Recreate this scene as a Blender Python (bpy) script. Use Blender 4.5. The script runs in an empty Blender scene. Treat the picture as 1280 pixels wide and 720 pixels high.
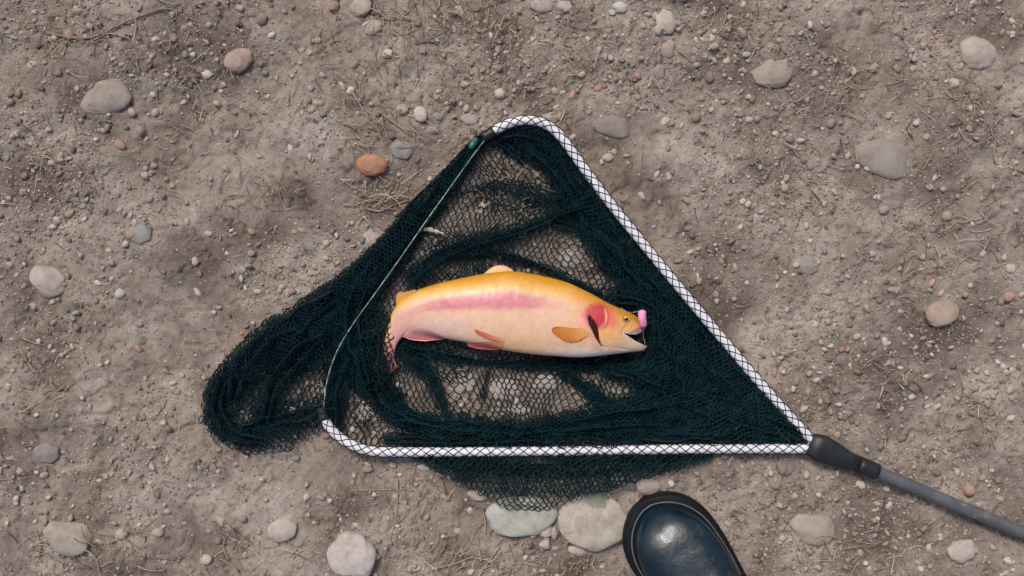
import bpy, bmesh, math, random
import numpy as np
from mathutils import Vector, Matrix
from mathutils.bvhtree import BVHTree

random.seed(7)
RNG = np.random.default_rng(7)
R = math.radians
SC = bpy.context.scene
C = SC.collection

# ------------------------------------------------------------------ camera, sky, sun, exposure
S = 1.2e-3            # metres on the ground for one pixel of the 1280 px wide photograph
H = 1.5               # a phone held at chest height, looking straight down
cam = bpy.data.cameras.new('camera')
cam.sensor_width = 36.0
cam.lens = 36.0 * H / (1280 * S)
cam.clip_start = 0.02
cam.clip_end = 500.0
camo = bpy.data.objects.new('camera', cam)
camo.location = (0, 0, H)
C.objects.link(camo)
SC.camera = camo

SUN_EL, SUN_AZ = R(56), R(-28)      # soft overcast light from the upper left of the picture
world = bpy.data.worlds.new('World')
SC.world = world
world.use_nodes = True
wn = world.node_tree
sky = wn.nodes.new('ShaderNodeTexSky')
sky.sky_type = 'NISHITA'
sky.sun_disc = False
sky.sun_elevation = SUN_EL
sky.sun_rotation = SUN_AZ
sky.air_density = 1.0
sky.dust_density = 4.0
wn.links.new(sky.outputs[0], wn.nodes['Background'].inputs[0])
wn.nodes['Background'].inputs[1].default_value = 0.10
sun = bpy.data.lights.new('sun', 'SUN')
sun.energy = 1.5
sun.angle = R(15)
sun.color = (1.0, 0.96, 0.91)
suno = bpy.data.objects.new('sun', sun)
sd = Vector((math.sin(SUN_AZ) * math.cos(SUN_EL), math.cos(SUN_AZ) * math.cos(SUN_EL), math.sin(SUN_EL)))
suno.rotation_euler = sd.to_track_quat('Z', 'Y').to_euler()
suno.location = sd * 8
C.objects.link(suno)
SC.view_settings.view_transform = 'Standard'
SC.view_settings.look = 'None'
SC.view_settings.exposure = 0.24
SC.view_settings.gamma = 1.0

# ------------------------------------------------------------------ helpers
def W(px, py, z=0.0):
    """photograph pixel -> point on the level z"""
    f = S * (H - z) / H
    return Vector(((px - 640) * f, (360 - py) * f, z))

def lin(r, g, b):
    def f(c):
        c /= 255.0
        return c / 12.92 if c <= 0.04045 else ((c + 0.055) / 1.055) ** 2.4
    return (f(r), f(g), f(b))

def hsh(ix, iy, seed):
    n = (ix.astype(np.int64) * 374761393 + iy.astype(np.int64) * 668265263 + seed * 1442695041) & 0x7fffffff
    n = ((n ^ (n >> 13)) * 1274126177) & 0x7fffffff
    n = (n ^ (n >> 16)) & 0xffff
    return n / 65535.0

def vn(x, y, seed=0):
    x = np.asarray(x, float); y = np.asarray(y, float)
    ix = np.floor(x); iy = np.floor(y)
    fx = x - ix; fy = y - iy
    fx = fx * fx * fx * (fx * (fx * 6 - 15) + 10); fy = fy * fy * fy * (fy * (fy * 6 - 15) + 10)
    a = hsh(ix, iy, seed); b = hsh(ix + 1, iy, seed); c = hsh(ix, iy + 1, seed); d = hsh(ix + 1, iy + 1, seed)
    return (a + (b - a) * fx) * (1 - fy) + (c + (d - c) * fx) * fy - 0.5      # -0.5 .. 0.5

def fbm(x, y, seed=0, octv=4):
    t = 0; a = 1.0; f = 1.0
    for k in range(octv):
        t = t + a * vn(x * f + 17.3 * k, y * f - 9.1 * k, seed + k * 31); a *= 0.5; f *= 2.03
    return t

def sstep(a, b, x):
    t = np.clip((np.asarray(x, float) - a) / (b - a), 0, 1)
    return t * t * (3 - 2 * t)

def ground_h(x, y):
    x = np.asarray(x, float); y = np.asarray(y, float)
    near = 1 - sstep(1.2, 3.0, np.sqrt(x * x + y * y))
    h = 0.012 * fbm(x * 4.2, y * 4.2, 3, 3)
    cl = fbm(x * 26, y * 26, 11, 4)
    h = h + (0.0075 * cl - 0.004 * np.maximum(0, np.abs(fbm(x * 17, y * 17, 57, 3)) < 0.02)) * near
    h = h + 0.0036 * fbm(x * 105, y * 105, 21, 3) * near * sstep(-0.35, 0.35, fbm(x * 9, y * 9, 23, 2))
    fish = np.exp(-((x / 0.24) ** 2 + ((y + 0.05) / 0.12) ** 2) ** 2)
    h = h * (1 - 0.75 * fish)
    return h - 0.004

def mesh_np(name, V, F, mat, parent=None, smooth=True, col=None):
    """V (n,3), F (m,k) arrays -> one mesh object"""
    V = np.asarray(V, np.float32); F = np.asarray(F, np.int32)
    me = bpy.data.meshes.new(name)
    k = F.shape[1]
    me.vertices.add(len(V)); me.vertices.foreach_set('co', V.ravel())
    me.loops.add(F.size); me.loops.foreach_set('vertex_index', F.ravel())
    me.polygons.add(len(F)); me.polygons.foreach_set('loop_start', np.arange(0, F.size, k, dtype=np.int32))
    me.update(calc_edges=True)
    me.polygons.foreach_set('use_smooth', np.full(len(F), smooth))
    if col is not None:
        a = me.color_attributes.new('col', 'FLOAT_COLOR', 'POINT')
        c4 = np.ones((len(V), 4), np.float32); c4[:, :3] = col
        a.data.foreach_set('color', c4.ravel())
    if mat is not None:
        me.materials.append(mat)
    o = bpy.data.objects.new(name, me)
    C.objects.link(o)
    if parent is not None:
        o.parent = parent
    return o

def bm_obj(name, bm, mat, parent=None, smooth=True):
    me = bpy.data.meshes.new(name)
    bm.to_mesh(me); bm.free()
    for p in me.polygons: p.use_smooth = smooth
    me.materials.append(mat)
    o = bpy.data.objects.new(name, me); C.objects.link(o)
    if parent is not None: o.parent = parent
    return o

def tag(o, label, cat, group=None):
    o['label'] = label; o['category'] = cat
    if group: o['group'] = group
    return o

def empty(name, loc=(0, 0, 0)):
    o = bpy.data.objects.new(name, None); o.empty_display_size = 0.05
    o.location = loc; C.objects.link(o); return o

def catmull(P, n):
    """smooth curve through points, n samples, near even arc length"""
    P = np.asarray(P, float)
    Q = np.vstack([2 * P[0] - P[1], P, 2 * P[-1] - P[-2]])
    out = []
    for i in range(1, len(Q) - 2):
        t = np.linspace(0, 1, 24, endpoint=False)[:, None]
        a, b, c, d = Q[i - 1], Q[i], Q[i + 1], Q[i + 2]
        out.append(0.5 * ((2 * b) + (c - a) * t + (2 * a - 5 * b + 4 * c - d) * t * t + (3 * b - a - 3 * c + d) * t ** 3))
    out = np.vstack(out + [P[-1:]])
    s = np.r_[0, np.cumsum(np.linalg.norm(np.diff(out, axis=0), axis=1))]
    si = np.linspace(0, s[-1], n)
    return np.stack([np.interp(si, s, out[:, k]) for k in range(out.shape[1])], 1)

def tangents(P):
    T = np.gradient(P, axis=0)
    return T / np.maximum(np.linalg.norm(T, axis=1, keepdims=True), 1e-9)

def tube_np(P, rad, n=8, caps=True):
    """tube round the polyline P (m,3): V, quads"""
    P = np.asarray(P, float); T = tangents(P)
    up = np.tile(np.array([0.0, 0, 1]), (len(P), 1))
    bad = np.abs(T[:, 2]) > 0.95
    up[bad] = (1, 0, 0)
    A = np.cross(T, up); A /= np.linalg.norm(A, axis=1, keepdims=True)
    B = np.cross(A, T)
    rad = np.broadcast_to(np.asarray(rad, float), (len(P),))
    ang = np.linspace(0, 2 * math.pi, n, endpoint=False)
    V = P[:, None, :] + rad[:, None, None] * (np.cos(ang)[None, :, None] * A[:, None, :] + np.sin(ang)[None, :, None] * B[:, None, :])
    V = V.reshape(-1, 3)
    i = np.arange(len(P) - 1)[:, None] * n; j = np.arange(n)[None, :]; j2 = (j + 1) % n
    F = np.stack([i + j, i + n + j, i + n + j2, i + j2], -1).reshape(-1, 4)
    if caps:
        nv = len(V)
        V = np.vstack([V, P[0], P[-1]])
        b = (len(P) - 1) * n
        f0 = [[nv, (q + 1) % n, q, nv] for q in range(n)]
        F2 = []
        for q in range(0, n, 2):
            F2.append([nv, q, (q + 1) % n, (q + 2) % n]); F2.append([nv + 1, b + (q + 2) % n, b + (q + 1) % n, b + q])
        F = np.vstack([F, np.array(F2)])
    return V, F

def strands(A, B, r):
    """three-sided threads from A to B (n,3)"""
    A = np.asarray(A, float); B = np.asarray(B, float)
    D = B - A; L = np.linalg.norm(D, axis=1)
    ok = L > 1e-5
    A, B, D, L = A[ok], B[ok], D[ok], L[ok]
    r = np.broadcast_to(np.asarray(r, float), ok.shape)[ok]
    D = D / L[:, None]
    up = np.tile(np.array([0.0, 0, 1]), (len(A), 1)); up[np.abs(D[:, 2]) > 0.9] = (1, 0, 0)
    X = np.cross(D, up); X /= np.linalg.norm(X, axis=1, keepdims=True)
    Y = np.cross(X, D)
    A = A - D * 0.3 * r[:, None]; B = B + D * 0.3 * r[:, None]
    V = []
    for P in (A, B):
        for k in range(3):
            a = math.pi / 2 + k * 2 * math.pi / 3
            V.append(P + r[:, None] * (math.cos(a) * X + math.sin(a) * Y))
    V = np.stack(V, 1).reshape(-1, 3)
    b = (np.arange(len(A)) * 6)[:, None]
    F = np.concatenate([b + np.array([[0, 3, 4, 1]]), b + np.array([[1, 4, 5, 2]]), b + np.array([[2, 5, 3, 0]])], 0)
    return V, F

def join_np(parts):
    Vs, Fs, n = [], [], 0
    for V, F in parts:
        Vs.append(V); Fs.append(F + n); n += len(V)
    return np.vstack(Vs), np.vstack(Fs)

def inpoly(px, py, poly):
    px = np.asarray(px, float); py = np.asarray(py, float)
    ins = np.zeros(px.shape, bool)
    n = len(poly)
    for i in range(n):
        x1, y1 = poly[i]; x2, y2 = poly[(i + 1) % n]
        c = ((y1 > py) != (y2 > py)) & (px < (x2 - x1) * (py - y1) / ((y2 - y1) if y2 != y1 else 1e-9) + x1)
        ins ^= c
    return ins

# ------------------------------------------------------------------ materials
def new_mat(name):
    m = bpy.data.materials.new(name); m.use_nodes = True
    nt = m.node_tree
    return m, nt, nt.nodes['Principled BSDF']

def N(nt, t, **kw):
    n = nt.nodes.new(t)
    for k, v in kw.items():
        if k.startswith('i_'):
            n.inputs[int(k[2:]) if k[2:].isdigit() else k[2:]].default_value = v
        else:
            setattr(n, k, v)
    return n

def ramp(nt, stops):
    r = nt.nodes.new('ShaderNodeValToRGB')
    e = r.color_ramp.elements
    while len(e) < len(stops): e.new(0.5)
    for el, (p, c) in zip(e, stops):
        el.position = p; el.color = (*c, 1)
    return r

def mixc(nt, a, b, fac, mode='MIX'):
    m = nt.nodes.new('ShaderNodeMix'); m.data_type = 'RGBA'; m.blend_type = mode
    for sock, v in ((m.inputs[6], a), (m.inputs[7], b), (m.inputs[0], fac)):
        if hasattr(v, 'is_linked') or isinstance(v, bpy.types.NodeSocket):
            nt.links.new(v, sock)
        elif isinstance(v, (int, float)):
            sock.default_value = v
        else:
            sock.default_value = (*v, 1)
    return m.outputs[2]

def noise(nt, vec, scale, detail=4, rough=0.6):
    n = nt.nodes.new('ShaderNodeTexNoise'); n.inputs['Scale'].default_value = scale
    n.inputs['Detail'].default_value = detail; n.inputs['Roughness'].default_value = rough
    if vec is not None: nt.links.new(vec, n.inputs['Vector'])
    return n.outputs['Fac']

def bump(nt, bsdf, h, strength, dist):
    b = nt.nodes.new('ShaderNodeBump'); b.inputs['Strength'].default_value = strength; b.inputs['Distance'].default_value = dist
    nt.links.new(h, b.inputs['Height']); nt.links.new(b.outputs[0], bsdf.inputs['Normal'])

def simple(name, col, rough=0.5, spec=0.5, nscale=60, namp=0.25, metal=0.0, bs=0.0):
    m, nt, b = new_mat(name)
    tc = nt.nodes.new('ShaderNodeTexCoord')
    f = noise(nt, tc.outputs['Object'], nscale)
    r = ramp(nt, [(0.3, tuple(c * (1 - namp) for c in col)), (0.7, tuple(min(1, c * (1 + namp)) for c in col))])
    nt.links.new(f, r.inputs[0]); nt.links.new(r.outputs[0], b.inputs['Base Color'])
    b.inputs['Roughness'].default_value = rough; b.inputs['Metallic'].default_value = metal
    b.inputs['Specular IOR Level'].default_value = spec
    if bs: bump(nt, b, f, bs, 0.001)
    return m

# soil: several noises of brown, pale dust, damp blotches and grit
def soil_material():
    m, nt, b = new_mat('soil')
    tc = nt.nodes.new('ShaderNodeTexCoord'); v = tc.outputs['Object']
    r1 = ramp(nt, [(0.30, (0.155, 0.120, 0.094)), (0.44, (0.295, 0.237, 0.19)), (0.58, (0.41, 0.343, 0.283)), (0.72, (0.54, 0.465, 0.395))])
    nt.links.new(noise(nt, v, 7.5, 8, 0.66), r1.inputs[0])
    damp = ramp(nt, [(0.50, (1, 1, 1)), (0.62, (0.58, 0.55, 0.56))])
    nt.links.new(noise(nt, v, 5.0, 5, 0.6), damp.inputs[0])
    c = mixc(nt, r1.outputs[0], damp.outputs[0], 1.0, 'MULTIPLY')
    gr = ramp(nt, [(0.32, (0.34, 0.31, 0.29)), (0.45, (1, 1, 1)), (0.58, (1.04, 1.04, 1.04)), (0.70, (1.5, 1.48, 1.45))])
    nt.links.new(noise(nt, v, 95, 6, 0.72), gr.inputs[0])
    c = mixc(nt, c, gr.outputs[0], 0.85, 'MULTIPLY')
    vo = nt.nodes.new('ShaderNodeTexVoronoi'); vo.inputs['Scale'].default_value = 260; nt.links.new(v, vo.inputs['Vector'])
    sp = ramp(nt, [(0.0, (1, 1, 1)), (0.16, (0, 0, 0))])
    nt.links.new(vo.outputs['Distance'], sp.inputs[0])
    pick = nt.nodes.new('ShaderNodeMath'); pick.operation = 'GREATER_THAN'; pick.inputs[1].default_value = 0.72
    sep = nt.nodes.new('ShaderNodeSeparateColor'); nt.links.new(vo.outputs['Color'], sep.inputs[0]); nt.links.new(sep.outputs[0], pick.inputs[0])
    mul = nt.nodes.new('ShaderNodeMath'); mul.operation = 'MULTIPLY'; nt.links.new(pick.outputs[0], mul.inputs[0]); nt.links.new(sp.outputs[0], mul.inputs[1])
    c = mixc(nt, c, (0.50, 0.43, 0.37), mul.outputs[0])
    nt.links.new(c, b.inputs['Base Color'])
    b.inputs['Roughness'].default_value = 0.95; b.inputs['Specular IOR Level'].default_value = 0.2
    add = nt.nodes.new('ShaderNodeMath'); add.operation = 'ADD'
    nt.links.new(noise(nt, v, 180, 8, 0.75), add.inputs[0]); nt.links.new(sp.outputs[0], add.inputs[1])
    bump(nt, b, add.outputs[0], 1.0, 0.0034)
    return m

def stone_material(name, stain=None):
    """stone whose tint is the object's own colour, with speckle, veins and dust"""
    m, nt, b = new_mat(name)
    oi = nt.nodes.new('ShaderNodeObjectInfo'); tc = nt.nodes.new('ShaderNodeTexCoord')
    v = nt.nodes.new('ShaderNodeVectorMath'); v.operation = 'ADD'
    geo = nt.nodes.new('ShaderNodeNewGeometry')
    nt.links.new(geo.outputs['Position'], v.inputs[0]); nt.links.new(oi.outputs['Location'], v.inputs[1])
    v = v.outputs[0]
    r1 = ramp(nt, [(0.3, (0.72, 0.70, 0.68)), (0.55, (1, 1, 1)), (0.75, (1.12, 1.11, 1.09))])
    nt.links.new(noise(nt, v, 45, 6, 0.65), r1.inputs[0])
    c = mixc(nt, oi.outputs['Color'], r1.outputs[0], 1.0, 'MULTIPLY')
    r2 = ramp(nt, [(0.33, (0.55, 0.52, 0.50)), (0.42, (1, 1, 1))])
    nt.links.new(noise(nt, v, 240, 4, 0.7), r2.inputs[0])
    c = mixc(nt, c, r2.outputs[0], 0.7, 'MULTIPLY')
    r4 = ramp(nt, [(0.50, (0, 0, 0)), (0.68, (0.75, 0.75, 0.75))])
    nt.links.new(noise(nt, v, 34, 7, 0.7), r4.inputs[0])
    c = mixc(nt, c, (0.30, 0.235, 0.19), r4.outputs[0])
    if stain:
        r3 = ramp(nt, [(0.50, (0, 0, 0)), (0.56, (1, 1, 1))])
        nt.links.new(noise(nt, v, 28, 5, 0.6), r3.inputs[0])
        sepv = nt.nodes.new('ShaderNodeSeparateXYZ'); nt.links.new(tc.outputs['Object'], sepv.inputs[0])
        mr = nt.nodes.new('ShaderNodeMapRange'); mr.inputs['From Min'].default_value = stain[0]; mr.inputs['From Max'].default_value = stain[1]
        nt.links.new(sepv.outputs['Y'], mr.inputs['Value'])
        mu = nt.nodes.new('ShaderNodeMath'); mu.operation = 'MULTIPLY'
        nt.links.new(r3.outputs[0], mu.inputs[0]); nt.links.new(mr.outputs[0], mu.inputs[1])
        c = mixc(nt, c, (0.17, 0.175, 0.135), mu.outputs[0])
    nt.links.new(c, b.inputs['Base Color'])
    b.inputs['Roughness'].default_value = 0.8; b.inputs['Specular IOR Level'].default_value = 0.3
    bump(nt, b, noise(nt, v, 120, 6, 0.7), 0.45, 0.0015)
    return m

def vcol_material(name, rough, bs=0.0, bscale=200, spec=0.4, sss=0.0, namp=0.12, nscale=80):
    m, nt, b = new_mat(name)
    a = nt.nodes.new('ShaderNodeAttribute'); a.attribute_name = 'col'
    tc = nt.nodes.new('ShaderNodeTexCoord')
    r = ramp(nt, [(0.3, (1 - namp,) * 3), (0.7, (1 + namp,) * 3)])
    nt.links.new(noise(nt, tc.outputs['Object'], nscale, 5), r.inputs[0])
    nt.links.new(mixc(nt, a.outputs['Color'], r.outputs[0], 1.0, 'MULTIPLY'), b.inputs['Base Color'])
    b.inputs['Roughness'].default_value = rough; b.inputs['Specular IOR Level'].default_value = spec
    if sss:
        b.inputs['Subsurface Weight'].default_value = sss; b.inputs['Subsurface Radius'].default_value = (0.006, 0.003, 0.002)
        b.inputs['Subsurface Scale'].default_value = 0.6
    if bs: bump(nt, b, noise(nt, tc.outputs['Object'], bscale, 3), bs, 0.001)
    return m

M_soil = soil_material()
M_stone = stone_material('stone')
M_stained = stone_material('stained_stone', (0.1, 0.9))
M_grit = vcol_material('grit', 0.85, 0.4, 300, 0.25, namp=0.2, nscale=220)
M_straw = vcol_material('dry_straw', 0.75, 0.3, 400, 0.25, namp=0.25, nscale=90)
M_net = simple('net_twine', (0.0065, 0.029, 0.036), 0.42, 0.5, 90, 0.6)
M_lace = simple('lacing_twine', (0.010, 0.016, 0.020), 0.6, 0.3, 90, 0.3)
M_rim = simple('white_enamel', (0.78, 0.77, 0.80), 0.35, 0.5, 60, 0.10)
_nt = M_rim.node_tree; _b = _nt.nodes['Principled BSDF']; _old = _b.inputs['Base Color'].links[0].from_socket
_tc = _nt.nodes.new('ShaderNodeTexCoord'); _r = ramp(_nt, [(0.60, (0, 0, 0)), (0.74, (0.8, 0.8, 0.8))])
_nt.links.new(noise(_nt, _tc.outputs['Object'], 70, 7, 0.75), _r.inputs[0])
_nt.links.new(mixc(_nt, _old, (0.36, 0.30, 0.25), _r.outputs[0]), _b.inputs['Base Color'])
M_cord = simple('braided_cord', (0.34, 0.40, 0.38), 0.6, 0.4, 160, 0.8)
M_clip = simple('teal_plastic', (0.02, 0.15, 0.13), 0.4, 0.5, 60, 0.25)
M_scuff = simple('scuffed_tube', (0.10, 0.105, 0.115), 0.4, 0.5, 30, 0.2)
_nt = M_scuff.node_tree; _b = _nt.nodes['Principled BSDF']; _old = _b.inputs['Base Color'].links[0].from_socket
_tc = _nt.nodes.new('ShaderNodeTexCoord'); _r = ramp(_nt, [(0.54, (0, 0, 0)), (0.70, (0.7, 0.7, 0.7))])
_nt.links.new(noise(_nt, _tc.outputs['Object'], 55, 8, 0.78), _r.inputs[0]); _nt.links.new(mixc(_nt, _old, (0.30, 0.245, 0.20), _r.outputs[0]), _b.inputs['Base Color'])
M_black = simple('black_plastic', (0.016, 0.018, 0.02), 0.45, 0.45, 60, 0.3)
M_grey = simple('grey_tube', (0.10, 0.105, 0.115), 0.35, 0.5, 30, 0.15)
M_bait = simple('pink_paste', lin(246, 158, 196), 0.5, 0.4, 130, 0.10, bs=0.3)
M_rubber = simple('boot_rubber', (0.006, 0.008, 0.010), 0.55, 0.22, 70, 0.35, bs=0.25)
M_upper = simple('boot_upper', (0.0035, 0.016, 0.027), 0.30, 0.5, 25, 0.6)
_nt = M_upper.node_tree; _b = _nt.nodes['Principled BSDF']; _old = _b.inputs['Base Color'].links[0].from_socket
_tc = _nt.nodes.new('ShaderNodeTexCoord')
_r = ramp(_nt, [(0.56, (0, 0, 0)), (0.72, (0.35, 0.35, 0.35))]); _nt.links.new(noise(_nt, _tc.outputs['Object'], 38, 8, 0.75), _r.inputs[0])
_nt.links.new(mixc(_nt, _old, (0.16, 0.135, 0.11), _r.outputs[0]), _b.inputs['Base Color'])
_q = ramp(_nt, [(0.35, (0.20,) * 3), (0.65, (0.46,) * 3)]); _nt.links.new(noise(_nt, _tc.outputs['Object'], 22, 6, 0.65), _q.inputs[0]); _nt.links.new(_q.outputs[0], _b.inputs['Roughness'])
bump(_nt, _b, noise(_nt, _tc.outputs['Object'], 45, 5, 0.6), 0.35, 0.003)
M_seam = simple('boot_seam', (0.10, 0.115, 0.12), 0.55, 0.4, 120, 0.3)
M_line = simple('nylon_line', (0.45, 0.47, 0.47), 0.25, 0.6, 50, 0.1)

# ------------------------------------------------------------------ ground: one sheet, fine under the camera, coarse to the horizon
def axis(a, step, far):
    core = np.arange(-a, a + step / 2, step)
    out = [a]; d = step
    while out[-1] < far:
        d *= 1.35; out.append(out[-1] + d)
    out = np.array(out[1:])
    return np.r_[-out[::-1], core, out]
gx, gy = axis(0.95, 0.0032, 180), axis(0.60, 0.0032, 180)
X, Y = np.meshgrid(gx, gy)
V = np.stack([X, Y, ground_h(X, Y)], -1).reshape(-1, 3)
ny, nx = X.shape
i = (np.arange(ny - 1)[:, None] * nx + np.arange(nx - 1)[None, :])
F = np.stack([i, i + 1, i + nx + 1, i + nx], -1).reshape(-1, 4)
ground = mesh_np('ground', V, F, M_soil)
ground['kind'] = 'structure'

# ------------------------------------------------------------------ stones
def blob(seed, sub=4, lump=0.22, flat=0.0, ang=0.0):
    """unit river stone as arrays"""
    bm = bmesh.new(); bmesh.ops.create_icosphere(bm, subdivisions=sub, radius=1.0)
    V = np.array([v.co[:] for v in bm.verts]); F = np.array([[v.index for v in f.verts] for f in bm.faces]); bm.free()
    o = seed * 13.7
    d = 1 + lump * (fbm(V[:, 0] * 1.1 + o, V[:, 1] * 1.1 + V[:, 2] * 0.8, seed, 2))
    d += 0.06 * fbm(V[:, 0] * 3 + o, V[:, 1] * 3 + V[:, 2] * 2.3, seed + 5, 3)
    if ang:
        rr = np.random.default_rng(seed)
        for _ in range(9):
            n = rr.normal(size=3); n /= np.linalg.norm(n)
            k = 0.72 + 0.16 * rr.random()
            dd = V @ n
            d = np.where(dd * d > k, (1 - ang) * d + ang * k / np.maximum(dd, 1e-3), d)
    V = V * d[:, None]
    if flat:
        V[:, 2] = np.sign(V[:, 2]) * np.abs(V[:, 2]) ** (1 - flat)
    m = np.abs(V).max(0)
    return V / m, F

def blob_mesh(name, *a, mat=None, **k):
    V, F = blob(*a, **k)
    o = mesh_np(name, V, F, mat or M_stone)
    me = o.data; bpy.data.objects.remove(o); return me

big_meshes = [blob_mesh('river_stone', 100 + k, lump=0.34, flat=0.35, ang=0.8 if k in (2, 4, 5) else 0.0) for k in range(7)]
st_mesh = [blob_mesh('stained_river_stone', 140 + k, lump=0.28, flat=0.45, mat=M_stained) for k in range(2)]

def stone(name, me, px, py, w, h, rot, col, label, cat='stone', group=None, hz=0.3, sink=0.35, z0=None):
    """w x h pixels across; hz = thickness as a share of its width"""
    o = bpy.data.objects.new(name, me); C.objects.link(o)
    p = W(px, py)
    a, b = w * S / 2, h * S / 2
    c = hz * min(a, b) * 2 * 0.5 + 0.002
    z = float(ground_h(p.x, p.y)) + c * (1 - 2 * min(0.66, sink + 0.14))
    o.location = (p.x, p.y, z); o.scale = (a, b, c); o.rotation_euler = (random.uniform(-.06, .06), random.uniform(-.06, .06), R(rot))
    o.color = (*[min(0.62, c * 1.12) for c in col], 1)
    return tag(o, label, cat, group)

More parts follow.
